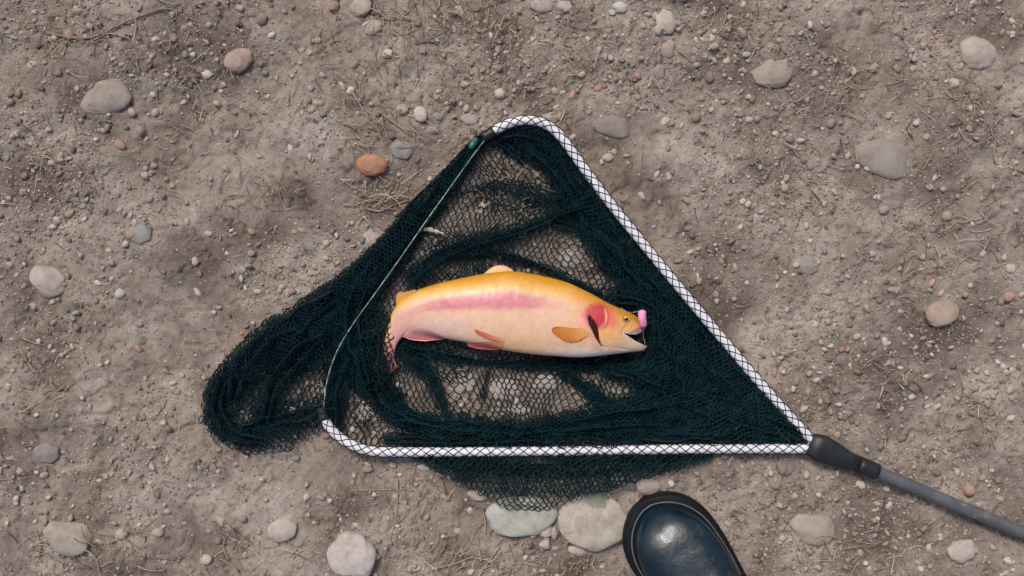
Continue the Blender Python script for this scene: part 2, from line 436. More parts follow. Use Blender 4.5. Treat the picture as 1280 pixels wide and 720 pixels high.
def g(v, t=(1.0, 0.93, 0.86)): return tuple(v * q for q in t)
BIG = [  # px, py, w, h, rot, colour, label, mesh, thickness, sink
    (466, 206, 40, 29, 8, (0.42, 0.20, 0.115), 'terracotta orange rounded stone on the soil left of the net tip', 0, 0.55, 0.25),
    (651, 646, 94, 52, 6, (0.42, 0.41, 0.355), 'smooth pale grey-green flat stone half under the net edge below the white bar', 's0', 0.35, 0.30),
    (743, 653, 98, 74, -8, (0.45, 0.395, 0.325), 'large flat beige stone touching the tip of the boot', 's1', 0.26, 0.34),
    (441, 696, 62, 66, 20, (0.47, 0.41, 0.37), 'smooth whitish rounded stone at the bottom, beneath the left end of the white bar', 1, 0.35, 0.3),
    (766, 153, 62, 34, -14, (0.25, 0.215, 0.18), 'broad dusty grey slab sunk in the soil right of the net tip', 2, 0.25, 0.5),
    (525, 143, 19, 22, 0, (0.46, 0.40, 0.33), 'cream egg-shaped stone standing up on the soil left of the net tip', 3, 0.6, 0.25),
    (503, 187, 34, 25, -20, (0.27, 0.24, 0.215), 'flat grey stone right of the orange stone', 4, 0.35, 0.45),
    (502, 136, 19, 15, 10, (0.36, 0.29, 0.24), 'small dull pink stone beside the cream egg-shaped stone', 5, 0.5, 0.35),
    (547, 144, 14, 11, 0, (0.29, 0.27, 0.26), 'little grey pebble right of the cream egg-shaped stone', 6, 0.5, 0.35),
    (470, 105, 36, 22, -25, (0.33, 0.26, 0.22), 'flat pinkish stone among straw above the cream egg-shaped stone', 1, 0.3, 0.5),
    (540, 162, 20, 13, 10, (0.30, 0.25, 0.21), 'dusty tan stone close to the teal clip of the net', 2, 0.4, 0.45),
    (450, 8, 30, 24, 30, (0.42, 0.35, 0.29), 'pale rounded stone at the top edge above the straw litter', 3, 0.45, 0.35),
    (464, 33, 28, 20, 25, (0.42, 0.35, 0.30), 'pale flat stone just below the one at the top edge', 0, 0.4, 0.4),
    (680, 4, 34, 20, 0, (0.37, 0.32, 0.27), 'half buried tan stone at the top edge straight above the net tip', 4, 0.35, 0.45),
    (706, 6, 22, 16, 0, (0.44, 0.37, 0.31), 'light tan pebble right of the half buried stone at the top edge', 5, 0.45, 0.4),
    (776, 7, 20, 15, 0, (0.50, 0.45, 0.38), 'round whitish pebble at the top edge, upper right of the net tip', 6, 0.6, 0.3),
    (766, 14, 10, 8, 0, (0.50, 0.46, 0.40), 'tiny white pebble touching the round whitish pebble at the top edge', 3, 0.6, 0.3),
    (834, 26, 26, 34, 10, (0.44, 0.38, 0.32), 'upright cream stone near the top, far right of the net tip', 1, 0.4, 0.35),
    (823, 37, 10, 13, 0, (0.42, 0.34, 0.28), 'little tan pebble at the left foot of the upright cream stone', 0, 0.5, 0.3),
    (837, 58, 22, 26, -15, (0.38, 0.31, 0.26), 'pinkish stone right below the upright cream stone', 2, 0.4, 0.4),
    (826, 88, 18, 20, 0, (0.31, 0.26, 0.22), 'brownish stone lowest of the small column of stones upper right', 4, 0.4, 0.45),
    (760, 196, 15, 12, 15, (0.50, 0.44, 0.38), 'whitish pebble on bare soil right of the upper net arm', 5, 0.6, 0.25),
    (690, 146, 18, 15, 0, (0.40, 0.32, 0.26), 'light brown pebble just outside the bend of the white tube', 6, 0.5, 0.35),
    (681, 661, 20, 25, 10, (0.46, 0.37, 0.31), 'upright cream pebble between the two big flat stones', 3, 0.5, 0.3),
    (693, 667, 9, 17, 0, (0.42, 0.34, 0.29), 'slim cream pebble hugging the beige flat stone', 0, 0.7, 0.3),
    (682, 681, 16, 14, 0, (0.44, 0.35, 0.30), 'round pinkish pebble below the upright cream pebble', 2, 0.5, 0.3),
    (722, 690, 25, 14, -12, (0.45, 0.36, 0.30), 'oval cream pebble under the lower side of the beige flat stone', 1, 0.5, 0.3),
    (597, 620, 29, 15, -8, (0.42, 0.34, 0.29), 'flat pale pebble left of the grey-green stone at the net edge', 5, 0.4, 0.35),
    (587, 640, 9, 10, 0, (0.48, 0.42, 0.38), 'tiny white pebble beneath the flat pale pebble', 6, 0.6, 0.3),
    (562, 593, 14, 11, -30, (0.52, 0.47, 0.42), 'white pebble poking out at the net edge under the white bar', 3, 0.5, 0.3),
    (531, 585, 20, 9, -5, (0.38, 0.31, 0.26), 'thin pale pebble on soil just under the white bar', 4, 0.5, 0.35),
    (811, 608, 32, 22, 5, (0.38, 0.30, 0.27), 'pinkish block of stone behind the toe of the boot', 0, 0.4, 0.35),
    (788, 607, 24, 16, 0, (0.17, 0.20, 0.19), 'dark slate stone between net edge and boot toe', 2, 0.4, 0.4),
    (839, 604, 9, 10, 0, (0.55, 0.50, 0.45), 'bright white pebble beside the dark slate stone by the boot', 6, 0.6, 0.3),
    (789, 716, 46, 26, 8, (0.29, 0.235, 0.20), 'half buried brown stone at the bottom edge beside the boot', 1, 0.35, 0.45),
    (588, 148, 26, 15, -8, (0.36, 0.30, 0.26), 'flat dusty pinkish stone just outside the net by its black end clip', 4, 0.3, 0.4),
    (466, 296, 46, 30, 20, (0.38, 0.325, 0.275), 'pale flat dusty stone by the outer left edge of the net under the straw tangle', 2, 0.25, 0.5),
    (578, 478, 44, 30, 5, (0.40, 0.34, 0.30), 'flat whitish stone seen through the net under the fish belly', 4, 0.3, 0.5),
    (628, 486, 52, 30, -6, (0.40, 0.34, 0.30), 'wide pale stone seen through the net under the pelvic fin', 5, 0.28, 0.55),
    (682, 478, 36, 26, 12, (0.40, 0.35, 0.31), 'dull pale stone seen through the net under the pectoral fin', 2, 0.3, 0.55),
    (648, 512, 34, 18, 0, (0.42, 0.37, 0.32), 'long pale stone under the netting nearest the white bar', 1, 0.3, 0.5),
    (716, 322, 34, 26, 20, (0.36, 0.32, 0.29), 'grey stone under the netting above the fish back', 0, 0.3, 0.55),
    (592, 312, 30, 18, -20, (0.33, 0.29, 0.26), 'flat dark tan stone under the netting above the dorsal fin', 3, 0.3, 0.55),
    (455, 516, 26, 22, 0, (0.42, 0.38, 0.34), 'whitish stone seen through the net left of its dark bottom folds', 6, 0.35, 0.45),
    # beyond the upright strip the photograph shows
    (132, 118, 74, 50, 18, (0.30, 0.255, 0.215), 'broad greyish stone sunk in soil in the upper left corner', 2, 0.28, 0.45),
    (58, 352, 50, 42, -25, (0.40, 0.34, 0.29), 'rounded cream stone lying alone at the left edge', 1, 0.4, 0.35),
    (298, 74, 38, 30, 40, (0.36, 0.27, 0.22), 'pinkish brown rounded stone left of the straw litter', 0, 0.45, 0.35),
    (176, 292, 32, 25, 10, (0.27, 0.25, 0.23), 'dark grey stone outside the netting heaped at left', 4, 0.4, 0.4),
    (84, 672, 66, 48, -12, (0.34, 0.29, 0.24), 'large tan flat stone in the lower left corner', 5, 0.3, 0.4),
    (352, 664, 40, 30, 25, (0.42, 0.36, 0.31), 'pale stone below the netting heaped at left', 3, 0.4, 0.35),
    (56, 566, 34, 28, 0, (0.24, 0.21, 0.19), 'dark brown rounded stone left of the netting heap', 6, 0.45, 0.35),
    (968, 92, 52, 40, 15, (0.33, 0.28, 0.235), 'tan boulder half sunk in the soil above the right net arm', 1, 0.4, 0.4),
    (1108, 196, 78, 52, -18, (0.29, 0.25, 0.215), 'wide flat grey-brown stone on bare soil at the right', 2, 0.25, 0.45),
    (1224, 66, 48, 44, 0, (0.40, 0.345, 0.29), 'cream stone in the upper right corner', 0, 0.4, 0.35),
    (1178, 392, 44, 34, 30, (0.36, 0.27, 0.21), 'reddish tan stone above the net handle', 3, 0.42, 0.35),
    (1016, 660, 60, 44, -10, (0.35, 0.30, 0.25), 'flat tan stone below the joint of the net frame', 5, 0.3, 0.4),
    (1204, 688, 40, 30, 12, (0.44, 0.38, 0.33), 'pale stone under the handle in the lower right corner', 4, 0.4, 0.35),
    (1010, 330, 34, 26, -5, (0.30, 0.26, 0.23), 'grey stone close above the lower part of the right net arm', 6, 0.4, 0.4),
]
taken = []
for (px, py, w, h, rot, col, lab, mi, hz, sk) in BIG:
    if not w: continue
    me = st_mesh[int(mi[1])] if isinstance(mi, str) else big_meshes[mi]
    nm = 'stone' if w >= 24 else 'pebble'
    stone(nm, me, px, py, w, h, rot, col, lab, nm, 'loose stones and pebbles on the ground', hz, sk)
    taken.append((px, py, max(w, h) / 2))
BOOT = [(776, 610), (960, 605), (1010, 725), (790, 725)]
FISH = [(480, 330), (812, 330), (812, 465), (480, 465)]

# pebbles one can still tell apart: individuals of a few shared meshes
peb_kinds = {'round': [blob_mesh('pebble', 201, sub=3, lump=0.15), blob_mesh('pebble', 202, sub=3, lump=0.2)],
             'long': [blob_mesh('pebble', 211, sub=3, lump=0.25)],
             'angular': [blob_mesh('pebble', 221, sub=3, lump=0.3, ang=0.9), blob_mesh('pebble', 222, sub=3, lump=0.3, ang=0.95)],
             'flat': [blob_mesh('pebble', 231, sub=3, lump=0.3, flat=0.4)],
             'lumpy': [blob_mesh('pebble', 241, sub=3, lump=0.7)]}
tints = {'grey': (0.30, 0.262, 0.228), 'tan': (0.40, 0.32, 0.255), 'pinkish': (0.43, 0.325, 0.275), 'cream': (0.49, 0.42, 0.35),
         'brown': (0.23, 0.175, 0.14), 'white': (0.52, 0.455, 0.39), 'reddish': (0.37, 0.235, 0.18)}
marks = [((466, 206), 'the orange stone'), ((632, 150), 'the net tip'), ((766, 153), 'the dusty grey slab'), ((680, 4), 'the half buried stone at the top edge'),
         ((834, 26), 'the upright cream stone'), ((441, 696), 'the whitish stone at the bottom'), ((651, 641), 'the grey-green flat stone'),
         ((743, 653), 'the beige flat stone'), ((811, 608), 'the pinkish block by the boot'), ((132, 118), 'the broad stone at upper left'), ((58, 352), 'the lone cream stone at the left edge'),
         ((84, 672), 'the tan flat stone at lower left'), ((298, 74), 'the pinkish brown stone'), ((968, 92), 'the tan boulder'), ((1108, 196), 'the wide stone at the right'),
         ((1224, 66), 'the cream stone in the upper right corner'), ((1178, 392), 'the reddish tan stone'), ((1016, 660), 'the flat stone below the frame joint'),
         ((450, 8), 'the pale stone at the top edge'), ((176, 292), 'the dark grey stone'), ((352, 664), 'the pale stone below the netting heap'), ((1204, 688), 'the pale stone under the handle')]
def direction(dx, dy):
    a = math.degrees(math.atan2(-dy, dx)) % 360
    return ['right of', 'up and right of', 'above', 'up and left of', 'left of', 'down and left of', 'below', 'down and right of'][int((a + 22.5) // 45) % 8]
NETZONE = [(655, 150), (612, 160), (560, 205), (475, 295), (425, 340), (320, 396), (275, 430), (238, 480), (232, 540), (270, 572), (320, 584), (405, 562), (510, 568), (600, 622), (690, 634), (850, 592), (905, 566), (1035, 562), (700, 162)]
used = set(); npeb = 0
tries = 0
while npeb < 235 and tries < 9000:
    tries += 1
    px, py = random.uniform(6, 1274), random.uniform(6, 714)
    strip = tries % 3 == 0
    if strip: px, py = random.uniform(438, 842), random.choice([random.uniform(4, 150), random.uniform(570, 716), random.uniform(4, 330)])
    sz = 7 + 10 * random.random() ** 2.0
    if not strip and fbm(px * 0.009, py * 0.009, 71, 2) < random.uniform(-0.5, 0.35): continue
    if any((px - a) ** 2 + (py - b) ** 2 < (r + sz) ** 2 for a, b, r in taken): continue
    if inpoly(px, py, BOOT) or inpoly(px, py, NETZONE) or (px > 1040 and abs((py - 566) - 0.42 * (px - 1040)) < 22): continue
    ti = random.choice(list(tints)); (mx, my), mn = min(marks, key=lambda m: (m[0][0] - px) ** 2 + (m[0][1] - py) ** 2)
    dn = direction(px - mx, py - my)
    ok = None
    for sh in random.sample(list(peb_kinds), 5):
        lab = f'{sh} {ti} pebble {dn} {mn}'
        if not any(u.endswith(f'{ti} pebble {dn} {mn}') for u in used): ok = (sh, lab); break
    if not ok: continue
    sh, lab = ok; used.add(lab); npeb += 1
    asp = {'round': 0.9, 'long': 0.5, 'angular': 0.8, 'flat': 0.75, 'lumpy': 0.8}[sh]
    k = random.uniform(0.85, 1.12)
    stone('pebble', random.choice(peb_kinds[sh]), px, py, sz, sz * asp, random.uniform(0, 180), tuple(c * k for c in tints[ti]), lab,
          'pebble', 'loose stones and pebbles on the ground', 0.35 if sh == 'flat' else 0.6, random.uniform(0.2, 0.4))
    taken.append((px, py, sz / 2))

# grit: thousands of tiny stones nobody could count
def grit(n, smin, smax, sub, seed, power=2.6):
    rr = np.random.default_rng(seed)
    Vb, Fb = [], []
    for k in range(5):
        v, f = blob(300 + k, sub=sub, lump=0.5, ang=0.6 if k % 2 else 0.0); Vb.append(v); Fb.append(f)
    px = rr.uniform(-40, 1320, n * 3); py = rr.uniform(-40, 760, n * 3)
    dens = fbm(px * 0.012, py * 0.012, 91, 3) + 0.5 + 0.35 * (fbm(px * 0.004, py * 0.004, 17, 2))
    keep = rr.random(n * 3) < np.clip(dens, 0.12, 1.0)
    px, py = px[keep][:n], py[keep][:n]
    n = len(px)
    r = (smin + (smax - smin) * rr.random(n) ** power) * S / 2
    x = (px - 640) * S; y = (360 - py) * S
    z = ground_h(x, y) + r * rr.uniform(-0.1, 0.35, n)
    base = np.array(list(tints.values()))[rr.integers(0, len(tints), n)] * rr.uniform(0.7, 1.1, n)[:, None]
    VV, FF, CC, off = [], [], [], 0
    for k in range(5):
        idx = np.where(np.arange(n) % 5 == k)[0]
        v, f = Vb[k], Fb[k]
        a = rr.uniform(0, 2 * math.pi, len(idx)); ca, sa = np.cos(a)[:, None], np.sin(a)[:, None]
        sx, sy, szz = (r[idx] * rr.uniform(0.8, 1.3, len(idx)))[:, None], (r[idx] * rr.uniform(0.6, 1.0, len(idx)))[:, None], (r[idx] * rr.uniform(0.5, 0.8, len(idx)))[:, None]
        vx, vy, vz = v[None, :, 0] * sx, v[None, :, 1] * sy, v[None, :, 2] * szz
        P = np.stack([x[idx][:, None] + ca * vx - sa * vy, y[idx][:, None] + sa * vx + ca * vy, z[idx][:, None] + vz], -1)
        VV.append(P.reshape(-1, 3)); FF.append((f[None] + (np.arange(len(idx)) * len(v))[:, None, None]).reshape(-1, 3) + off)
        CC.append(np.repeat(base[idx], len(v), 0)); off += len(idx) * len(v)
    return np.vstack(VV), np.vstack(FF), np.vstack(CC)
a = grit(6000, 2.5, 10.0, 2, 5, 1.9); b = grit(36000, 1.0, 3.6, 1, 6, 1.4)
gv = mesh_np('gravel', np.vstack([a[0], b[0]]), np.vstack([a[1], b[1] + len(a[0])]), M_grit, col=np.vstack([a[2], b[2]]))
gv['kind'] = 'stuff'; tag(gv, 'tiny mixed grit and gravel strewn over the brown soil', 'gravel')

# dry straw litter
def straw(clusters, scatter, seed):
    rr = np.random.default_rng(seed)
    parts, cols = [], []
    items = []
    for (cx, cy, rx, ry, n, ang, spread, L0) in clusters:
        for _ in range(n):
            items.append((cx + rr.normal() * rx * 0.5, cy + rr.normal() * ry * 0.5, math.radians(ang + rr.normal() * spread), L0 * rr.uniform(0.35, 1.3)))
    for _ in range(scatter):
        items.append((rr.uniform(-20, 1300), rr.uniform(-20, 740), rr.uniform(0, math.pi), rr.uniform(5, 22)))
    for (px, py, a, L) in items:
        m = 6
        t = np.linspace(-0.5, 0.5, m)
        bend = rr.normal() * 0.35
        aa = a + bend * t * 2
        dx = np.cumsum(np.cos(aa)) * L * S / m; dy = np.cumsum(np.sin(aa)) * L * S / m
        x = (px - 640) * S + dx - dx.mean(); y = (360 - py) * S + dy - dy.mean()
        lift = rr.uniform(0.0005, 0.006) if rr.random() < 0.75 else rr.uniform(0.004, 0.014)
        z0 = ground_h(x, y)
        z = 0.4 * z0 + 0.6 * z0.max() + lift + 0.004 * rr.normal() * t
        r = rr.uniform(0.0004, 0.0011)
        V, F = tube_np(np.stack([x, y, z], 1), np.linspace(r, r * 0.5, m), 4, False)
        parts.append((V, F))
        c = np.array([(0.47, 0.375, 0.275), (0.40, 0.31, 0.22), (0.56, 0.46, 0.36), (0.31, 0.23, 0.16), (0.19, 0.135, 0.10)])[rr.integers(0, 5)] * rr.uniform(0.75, 1.1)
        cols.append(np.tile(c, (len(V), 1)))
    V, F = join_np(parts)
    return V, F, np.vstack(cols)
CL = [(470, 250, 50, 30, 70, 10, 45, 34), (455, 140, 40, 70, 55, -50, 35, 34), (480, 60, 60, 50, 70, 40, 60, 30), (580, 20, 110, 30, 110, -30, 50, 32), (610, 90, 120, 40, 80, 20, 60, 26),
      (500, 165, 50, 30, 26, -40, 30, 30), (705, 150, 20, 20, 20, 60, 50, 18), (600, 700, 60, 20, 46, 15, 40, 34), (570, 690, 40, 30, 24, 60, 30, 26), (720, 705, 50, 12, 34, 70, 40, 16),
      (495, 640, 30, 60, 14, 80, 25, 40), (545, 615, 20, 20, 8, -50, 15, 30), (800, 105, 20, 30, 12, 80, 30, 16), (700, 60, 120, 50, 40, 0, 60, 24), (455, 700, 40, 30, 12, 70, 30, 30),
      (620, 225, 70, 30, 60, -20, 50, 24), (650, 245, 50, 25, 40, 30, 60, 22), (520, 320, 40, 40, 26, 50, 50, 22),
      (120, 40, 140, 50, 120, 20, 50, 36), (60, 200, 60, 80, 50, -40, 50, 34), (250, 150, 90, 60, 60, 30, 60, 32), (330, 240, 60, 50, 40, -30, 50, 28), (60, 470, 60, 60, 40, 60, 50, 30), (110, 690, 120, 30, 60, 10, 50, 34), (300, 690, 90, 30, 45, -20, 50, 32),
      (920, 40, 80, 40, 60, -20, 60, 30), (1050, 110, 70, 50, 50, 50, 50, 30), (1200, 140, 80, 60, 60, 10, 60, 32), (1000, 230, 60, 60, 45, -40, 50, 28), (1210, 300, 70, 60, 50, 30, 50, 30), (1120, 330, 60, 60, 30, 60, 50, 26), (1100, 480, 70, 40, 40, 0, 60, 28), (1230, 540, 50, 60, 40, 40, 50, 30), (1080, 690, 80, 30, 50, 20, 50, 30)]
sv, sf, sc = straw(CL, 900, 31)
so = mesh_np('straw_litter', sv, sf, M_straw, col=sc)
so['kind'] = 'stuff'; tag(so, 'broken dry straw and grass stems littering the soil', 'straw')

def stem(pts, r, col, label, name='dry_stem', lift=0.004):
    P = catmull([(*W(px, py)[:2],) for px, py in pts], 40)
    z = ground_h(P[:, 0], P[:, 1]); k = np.ones(9) / 9
    z = np.convolve(np.pad(z, 4, 'edge'), k, 'valid') + lift
    V, F = tube_np(np.c_[P, z], np.linspace(r, r * 0.55, 40) * (1 + 0.15 * RNG.random(40)), 6)
    o = mesh_np(name, V, F, M_straw, col=np.tile(np.array(col), (len(V), 1)) * RNG.uniform(0.85, 1.1, (len(V), 1)))
    return tag(o, label, 'dry stem', 'single dry stems on the soil')
stem([(437, 110), (452, 134), (468, 160)], 0.0016, (0.40, 0.31, 0.23), 'straight pale stem lying slanted above the orange stone')
stem([(456, 260), (474, 264), (492, 256), (510, 250)], 0.0013, (0.42, 0.33, 0.25), 'wavy pale straw lying across soil under the orange stone')
stem([(474, 140), (490, 152), (512, 168)], 0.0013, (0.36, 0.28, 0.2), 'thin tan stem slanting beside the flat grey stone')
stem([(497, 600), (494, 650), (478, 700)], 0.0009, (0.40, 0.31, 0.21), 'long thin straw standing upright in the view below the left bar end')
stem([(438, 614), (480, 613), (508, 612)], 0.0007, (0.36, 0.28, 0.19), 'fine straw lying level just under the left end of the white bar')
stem([(528, 606), (534, 616), (548, 622)], 0.0010, (0.44, 0.36, 0.26), 'short bent straw beneath the white bar left of the net edge')
stem([(598, 722), (610, 704), (624, 684)], 0.0013, (0.46, 0.37, 0.29), 'stout pale straw leaning in the tangle at the bottom edge')
stem([(540, 712), (566, 706), (592, 696)], 0.0010, (0.44, 0.35, 0.26), 'pale straw lying flat along the tangle at the bottom edge')
stem([(60, 42), (110, 48), (160, 28), (225, 4)], 0.0022, (0.27, 0.20, 0.15), 'long curved brown twig in the upper left corner', 'twig')

# short banded stick under the net
P0, P1 = W(528, 286, 0.006), W(556, 292, 0.006)
u = np.linspace(0, 1, 15)
rad = 0.0038 * (1 + 0.12 * np.sin(u * 22)) * (0.75 + 0.25 * np.sin(np.pi * np.clip(u * 1.1 + 0.1, 0, 1)))
V, F = tube_np(np.array([P0])[0][None, :] * (1 - u[:, None]) + np.array(P1)[None, :] * u[:, None] + np.c_[np.zeros(15), 0.001 * np.sin(u * 5), np.zeros(15)], rad, 10)
tag(mesh_np('stick', V, F, M_straw, col=np.tile(np.array((0.52, 0.42, 0.33)), (len(V), 1)) * np.r_[np.repeat(np.where(np.arange(15) % 4 == 3, 0.55, 1.05), 10), 1, 1][:, None]),
    'short pale stick lying under the netting beside the thin cord', 'stick')

# ------------------------------------------------------------------ the golden trout
ZF = 0.028
def z2(x, y): return (438 + x / 3.131, 230 + y / 3.131)       # picture coordinates read from an enlargement
def z4(x, y): return (640 + x / 6.0, 330 + y / 6.0)
PAIRS = [(104, 690, 160, 694), (128, 612, 174, 640), (142, 565, 190, 612), (152, 525, 212, 595), (168, 488, 250, 586), (197, 455, 300, 592), (260, 417, 360, 603), (330, 393, 420, 614),
         (400, 376, 470, 623), (470, 361, 520, 634), (540, 349, 580, 645), (620, 341, 650, 657), (700, 350, 720, 666), (780, 366, 800, 672), (850, 386, 870, 677), (900, 408, 930, 676),
         (950, 433, 985, 671), (1000, 461, 1035, 665), (1040, 480, 1080, 660), (1075, 495, 1115, 657), (1105, 508, 1145, 654), (1128, 521, 1162, 645), (1144, 538, 1171, 632)]
HALFT = [0.0035, 0.006, 0.008, 0.010, 0.013, 0.016, 0.0195, 0.0225, 0.025, 0.0265, 0.0275, 0.028, 0.028, 0.0278, 0.027, 0.0262, 0.0252, 0.0235, 0.021, 0.0175, 0.0135, 0.0095, 0.005]
NST, NA = 420, 96
pr = np.array(PAIRS, float)
U2 = catmull(np.c_[pr[:, :2], pr[:, 2:], np.array(HALFT) * 1000], NST)   # joint resample
up = np.stack(z2(U2[:, 0], U2[:, 1]), 1); lo = np.stack(z2(U2[:, 2], U2[:, 3]), 1)
T2 = U2[:, 4] / 1000
tpar = np.linspace(0, 1, NST)
kz = (H - ZF) / H
def wxy(P): return np.stack([(P[:, 0] - 640) * S * kz, (360 - P[:, 1]) * S * kz], 1)
Uw, Lw = wxy(up), wxy(lo)
mid = (Uw + Lw) / 2; half = (Uw - Lw) / 2
zc = T2 + 0.0055
ang = np.linspace(0, 2 * math.pi, NA, endpoint=False)
ca, sa = np.cos(ang), np.sin(ang)
sq = np.sign(sa) * np.abs(sa) ** 0.88
V = np.zeros((NST, NA, 3))
V[:, :, :2] = mid[:, None, :] + half[:, None, :] * ca[None, :, None]
# belly and back are rounder than an ellipse; the underside is flattened by the ground
V[:, :, 2] = zc[:, None] + T2[:, None] * np.where(sq > 0, sq, 0.92 * sq)[None, :]
w = np.broadcast_to(0.5 - 0.5 * ca[None, :], (NST, NA))          # 0 = back, 1 = belly
t = np.broadcast_to(tpar[:, None], (NST, NA))
PX = V[:, :, 0] / (S * kz) + 640; PY = 360 - V[:, :, 1] / (S * kz)
top = np.broadcast_to((sa > 0.02)[None, :], (NST, NA))
def blobm(cx, cy, rx, ry, rot=0, soft=0.5):
    c, s_ = math.cos(R(rot)), math.sin(R(rot))
    dx, dy = PX - cx, PY - cy
    d = np.sqrt(((dx * c + dy * s_) / rx) ** 2 + ((-dx * s_ + dy * c) / ry) ** 2)
    d = d + 0.16 * fbm(PX * 0.16, PY * 0.16, int(cx) % 50, 3) * (rx < 30)
    return 1 - sstep(1 - soft, 1 + soft, d)
def polyd(pts):
    d = np.full(PX.shape, 1e9); s0 = np.zeros(PX.shape); L = 0
    for (x1, y1), (x2, y2) in zip(pts[:-1], pts[1:]):
        ex, ey = x2 - x1, y2 - y1; l = math.hypot(ex, ey)
        q = np.clip(((PX - x1) * ex + (PY - y1) * ey) / (l * l), 0, 1)
        dd = np.hypot(PX - x1 - q * ex, PY - y1 - q * ey)
        m = dd < d; d = np.where(m, dd, d); s0 = np.where(m, L + q * l, s0); L += l
    return d, s0 / L
# relief: gill cover, gill slit, jaw crease
slit, ss = polyd([z4(566, 390), z4(584, 430), z4(610, 480), z4(628, 540), z4(646, 584), z4(670, 616)])
slw = 4.6 * np.sin(np.pi * np.clip(ss, 0, 1) ** 0.72) * (1 - 0.55 * ss) + 0.35
inslit = (1 - sstep(slw * 0.75, slw * 1.1, slit)) * top
V[:, :, 2] -= 0.006 * inslit
cover = blobm(*z4(690, 455), 24, 31, -14, 0.3) * top
V[:, :, 2] += 0.0014 * cover * (1 - inslit)
crease, cs = polyd([z4(822, 514), z4(816, 494), z4(832, 470), z4(868, 454)])
inc = (1 - sstep(0.3, 1.3, crease)) * top
V[:, :, 2] -= 0.0012 * inc
cr2, _ = polyd([z4(690, 335), z4(702, 390), z4(690, 445), z4(655, 470)])
V[:, :, 2] += 0.0010 * (1 - sstep(0.5, 2.2, cr2)) * top
cr3, _ = polyd([z4(668, 614), z4(760, 622), z4(860, 640)])
V[:, :, 2] -= 0.0008 * (1 - sstep(0.3, 1.6, cr3)) * top
V[:, :, 2] += 0.0005 * fbm(PX * 0.12, PY * 0.12, 77, 3) * top
# colours of the skin
gold, gold2 = np.array(lin(214, 148, 34)), np.array(lin(236, 186, 104))
peach, cream, pink = np.array(lin(238, 194, 160)), np.array(lin(244, 220, 204)), np.array(lin(214, 120, 136))
rose, red, orange = np.array(lin(236, 168, 156)), np.array(lin(200, 62, 70)), np.array(lin(238, 168, 80))
def mx(c, d, m): return c * (1 - m[..., None]) + d * m[..., None]
nz = fbm(PX * 0.05, PY * 0.05, 5, 3) * 0.06
col = np.broadcast_to(peach, V.shape).copy()
col = mx(col, np.array(lin(238, 190, 142)), blobm(640, 428, 62, 12, 3, 0.9) * 0.7)
col = mx(col, cream, sstep(0.80, 0.97, w + nz) * sstep(0.55, 0.75, t))
col = mx(col, np.array(lin(240, 204, 186)), (1 - sstep(0.25, 0.5, t)) * sstep(0.45, 0.65, w) * 0.85)
edge = 0.235 - 0.10 * sstep(0.45, 0.1, t) + nz * 0.8
col = mx(col, gold2, 1 - sstep(edge - 0.07, edge + 0.06, w))
col = mx(col, gold, 1 - sstep(edge - 0.20, edge - 0.03, w))
sw = 0.345 + 0.02 * np.sin(t * 5) + nz * 0.5
hw = 0.105 * sstep(0.08, 0.34, t) * (1 - 0.55 * sstep(0.50, 0.74, t)) + 0.012 + 0.012 * fbm(PX * 0.1, PY * 0.14, 61, 3)
st = (1 - sstep(hw * 0.45, hw * 1.35, np.abs(w - sw))) * sstep(0.10, 0.36, t) * (1 - sstep(0.56, 0.74, t))
col = mx(col, pink, np.clip(st * (0.86 + 0.22 * fbm(PX * 0.25, PY * 0.35, 63, 3)), 0, 1))
col = col * (1 - 0.07 * (1 - sstep(0.003, 0.008, np.abs(w - sw - 0.05))) * sstep(0.1, 0.2, t) * (1 - sstep(0.68, 0.72, t)))[..., None]
col = mx(col, rose, (1 - sstep(0.10, 0.28, t)) * sstep(0.12, 0.3, w) * 0.75)
col = mx(col, np.array(lin(190, 110, 108)), (1 - sstep(0.0, 0.09, t)) * 0.6)
# head
hd = sstep(0.70, 0.80, t)
col = mx(col, np.array(lin(240, 176, 96)), hd * (1 - sstep(0.62, 0.88, w)) * 0.8)
col = mx(col, gold, hd * (1 - sstep(0.10, 0.32, w)) * 0.8)
col = mx(col, rose, blobm(*z4(545, 420), 9, 20, -12, 0.6) * 0.8)
col = mx(col, red, blobm(*z4(632, 380), 17.5, 15.5, 10, 0.3) * 0.93)
col = mx(col, red, blobm(*z4(655, 425), 9, 8, 0, 0.5) * 0.8)
col = mx(col, np.array(lin(232, 118, 96)), blobm(*z4(738, 400), 7, 12, -15, 0.7) * 0.85)
col = mx(col, np.array(lin(240, 170, 130)), (1 - sstep(0.4, 1.5, cr2)) * 0.7)
col = mx(col, np.array(lin(244, 206, 168)), blobm(*z4(950, 600), 24, 10, 25, 0.6) * 0.9)
col = mx(col, np.array(lin(214, 140, 66)), inc * 0.5)
lip, ls = polyd([z4(822, 512), z4(868, 506), z4(905, 488), z4(950, 470), z4(1004, 458)])
roof = inpoly(PX, PY, [z4(*q) for q in [(862, 508), (905, 490), (950, 474), (1012, 466), (1012, 560), (870, 560)]])
ljaw, _ = polyd([z4(822, 516), z4(872, 546), z4(930, 581), z4(985, 607), z4(1024, 622)])
col = mx(col, np.array(lin(240, 196, 178)), (1 - sstep(0.8, 3.0, ljaw)) * 0.8)
col = mx(col, np.array(lin(176, 130, 134)), (roof * sstep(0.0, 1.4, lip)) * 0.9)
col = mx(col, np.array(lin(48, 10, 14)), np.clip(inslit * 1.3, 0, 1))
eyed = np.hypot(PX - z4(851, 411)[0], PY - z4(851, 411)[1])
col = mx(col, np.array(lin(120, 74, 40)), (1 - sstep(4.2, 5.4, eyed)) * 0.7)
col = col * (1 + 0.09 * fbm(PX * 0.35, PY * 0.35, 44, 3))[..., None]
i = (np.arange(NST - 1)[:, None] * NA + np.arange(NA)[None, :]); j2 = np.arange(NST - 1)[:, None] * NA + (np.arange(NA)[None, :] + 1) % NA
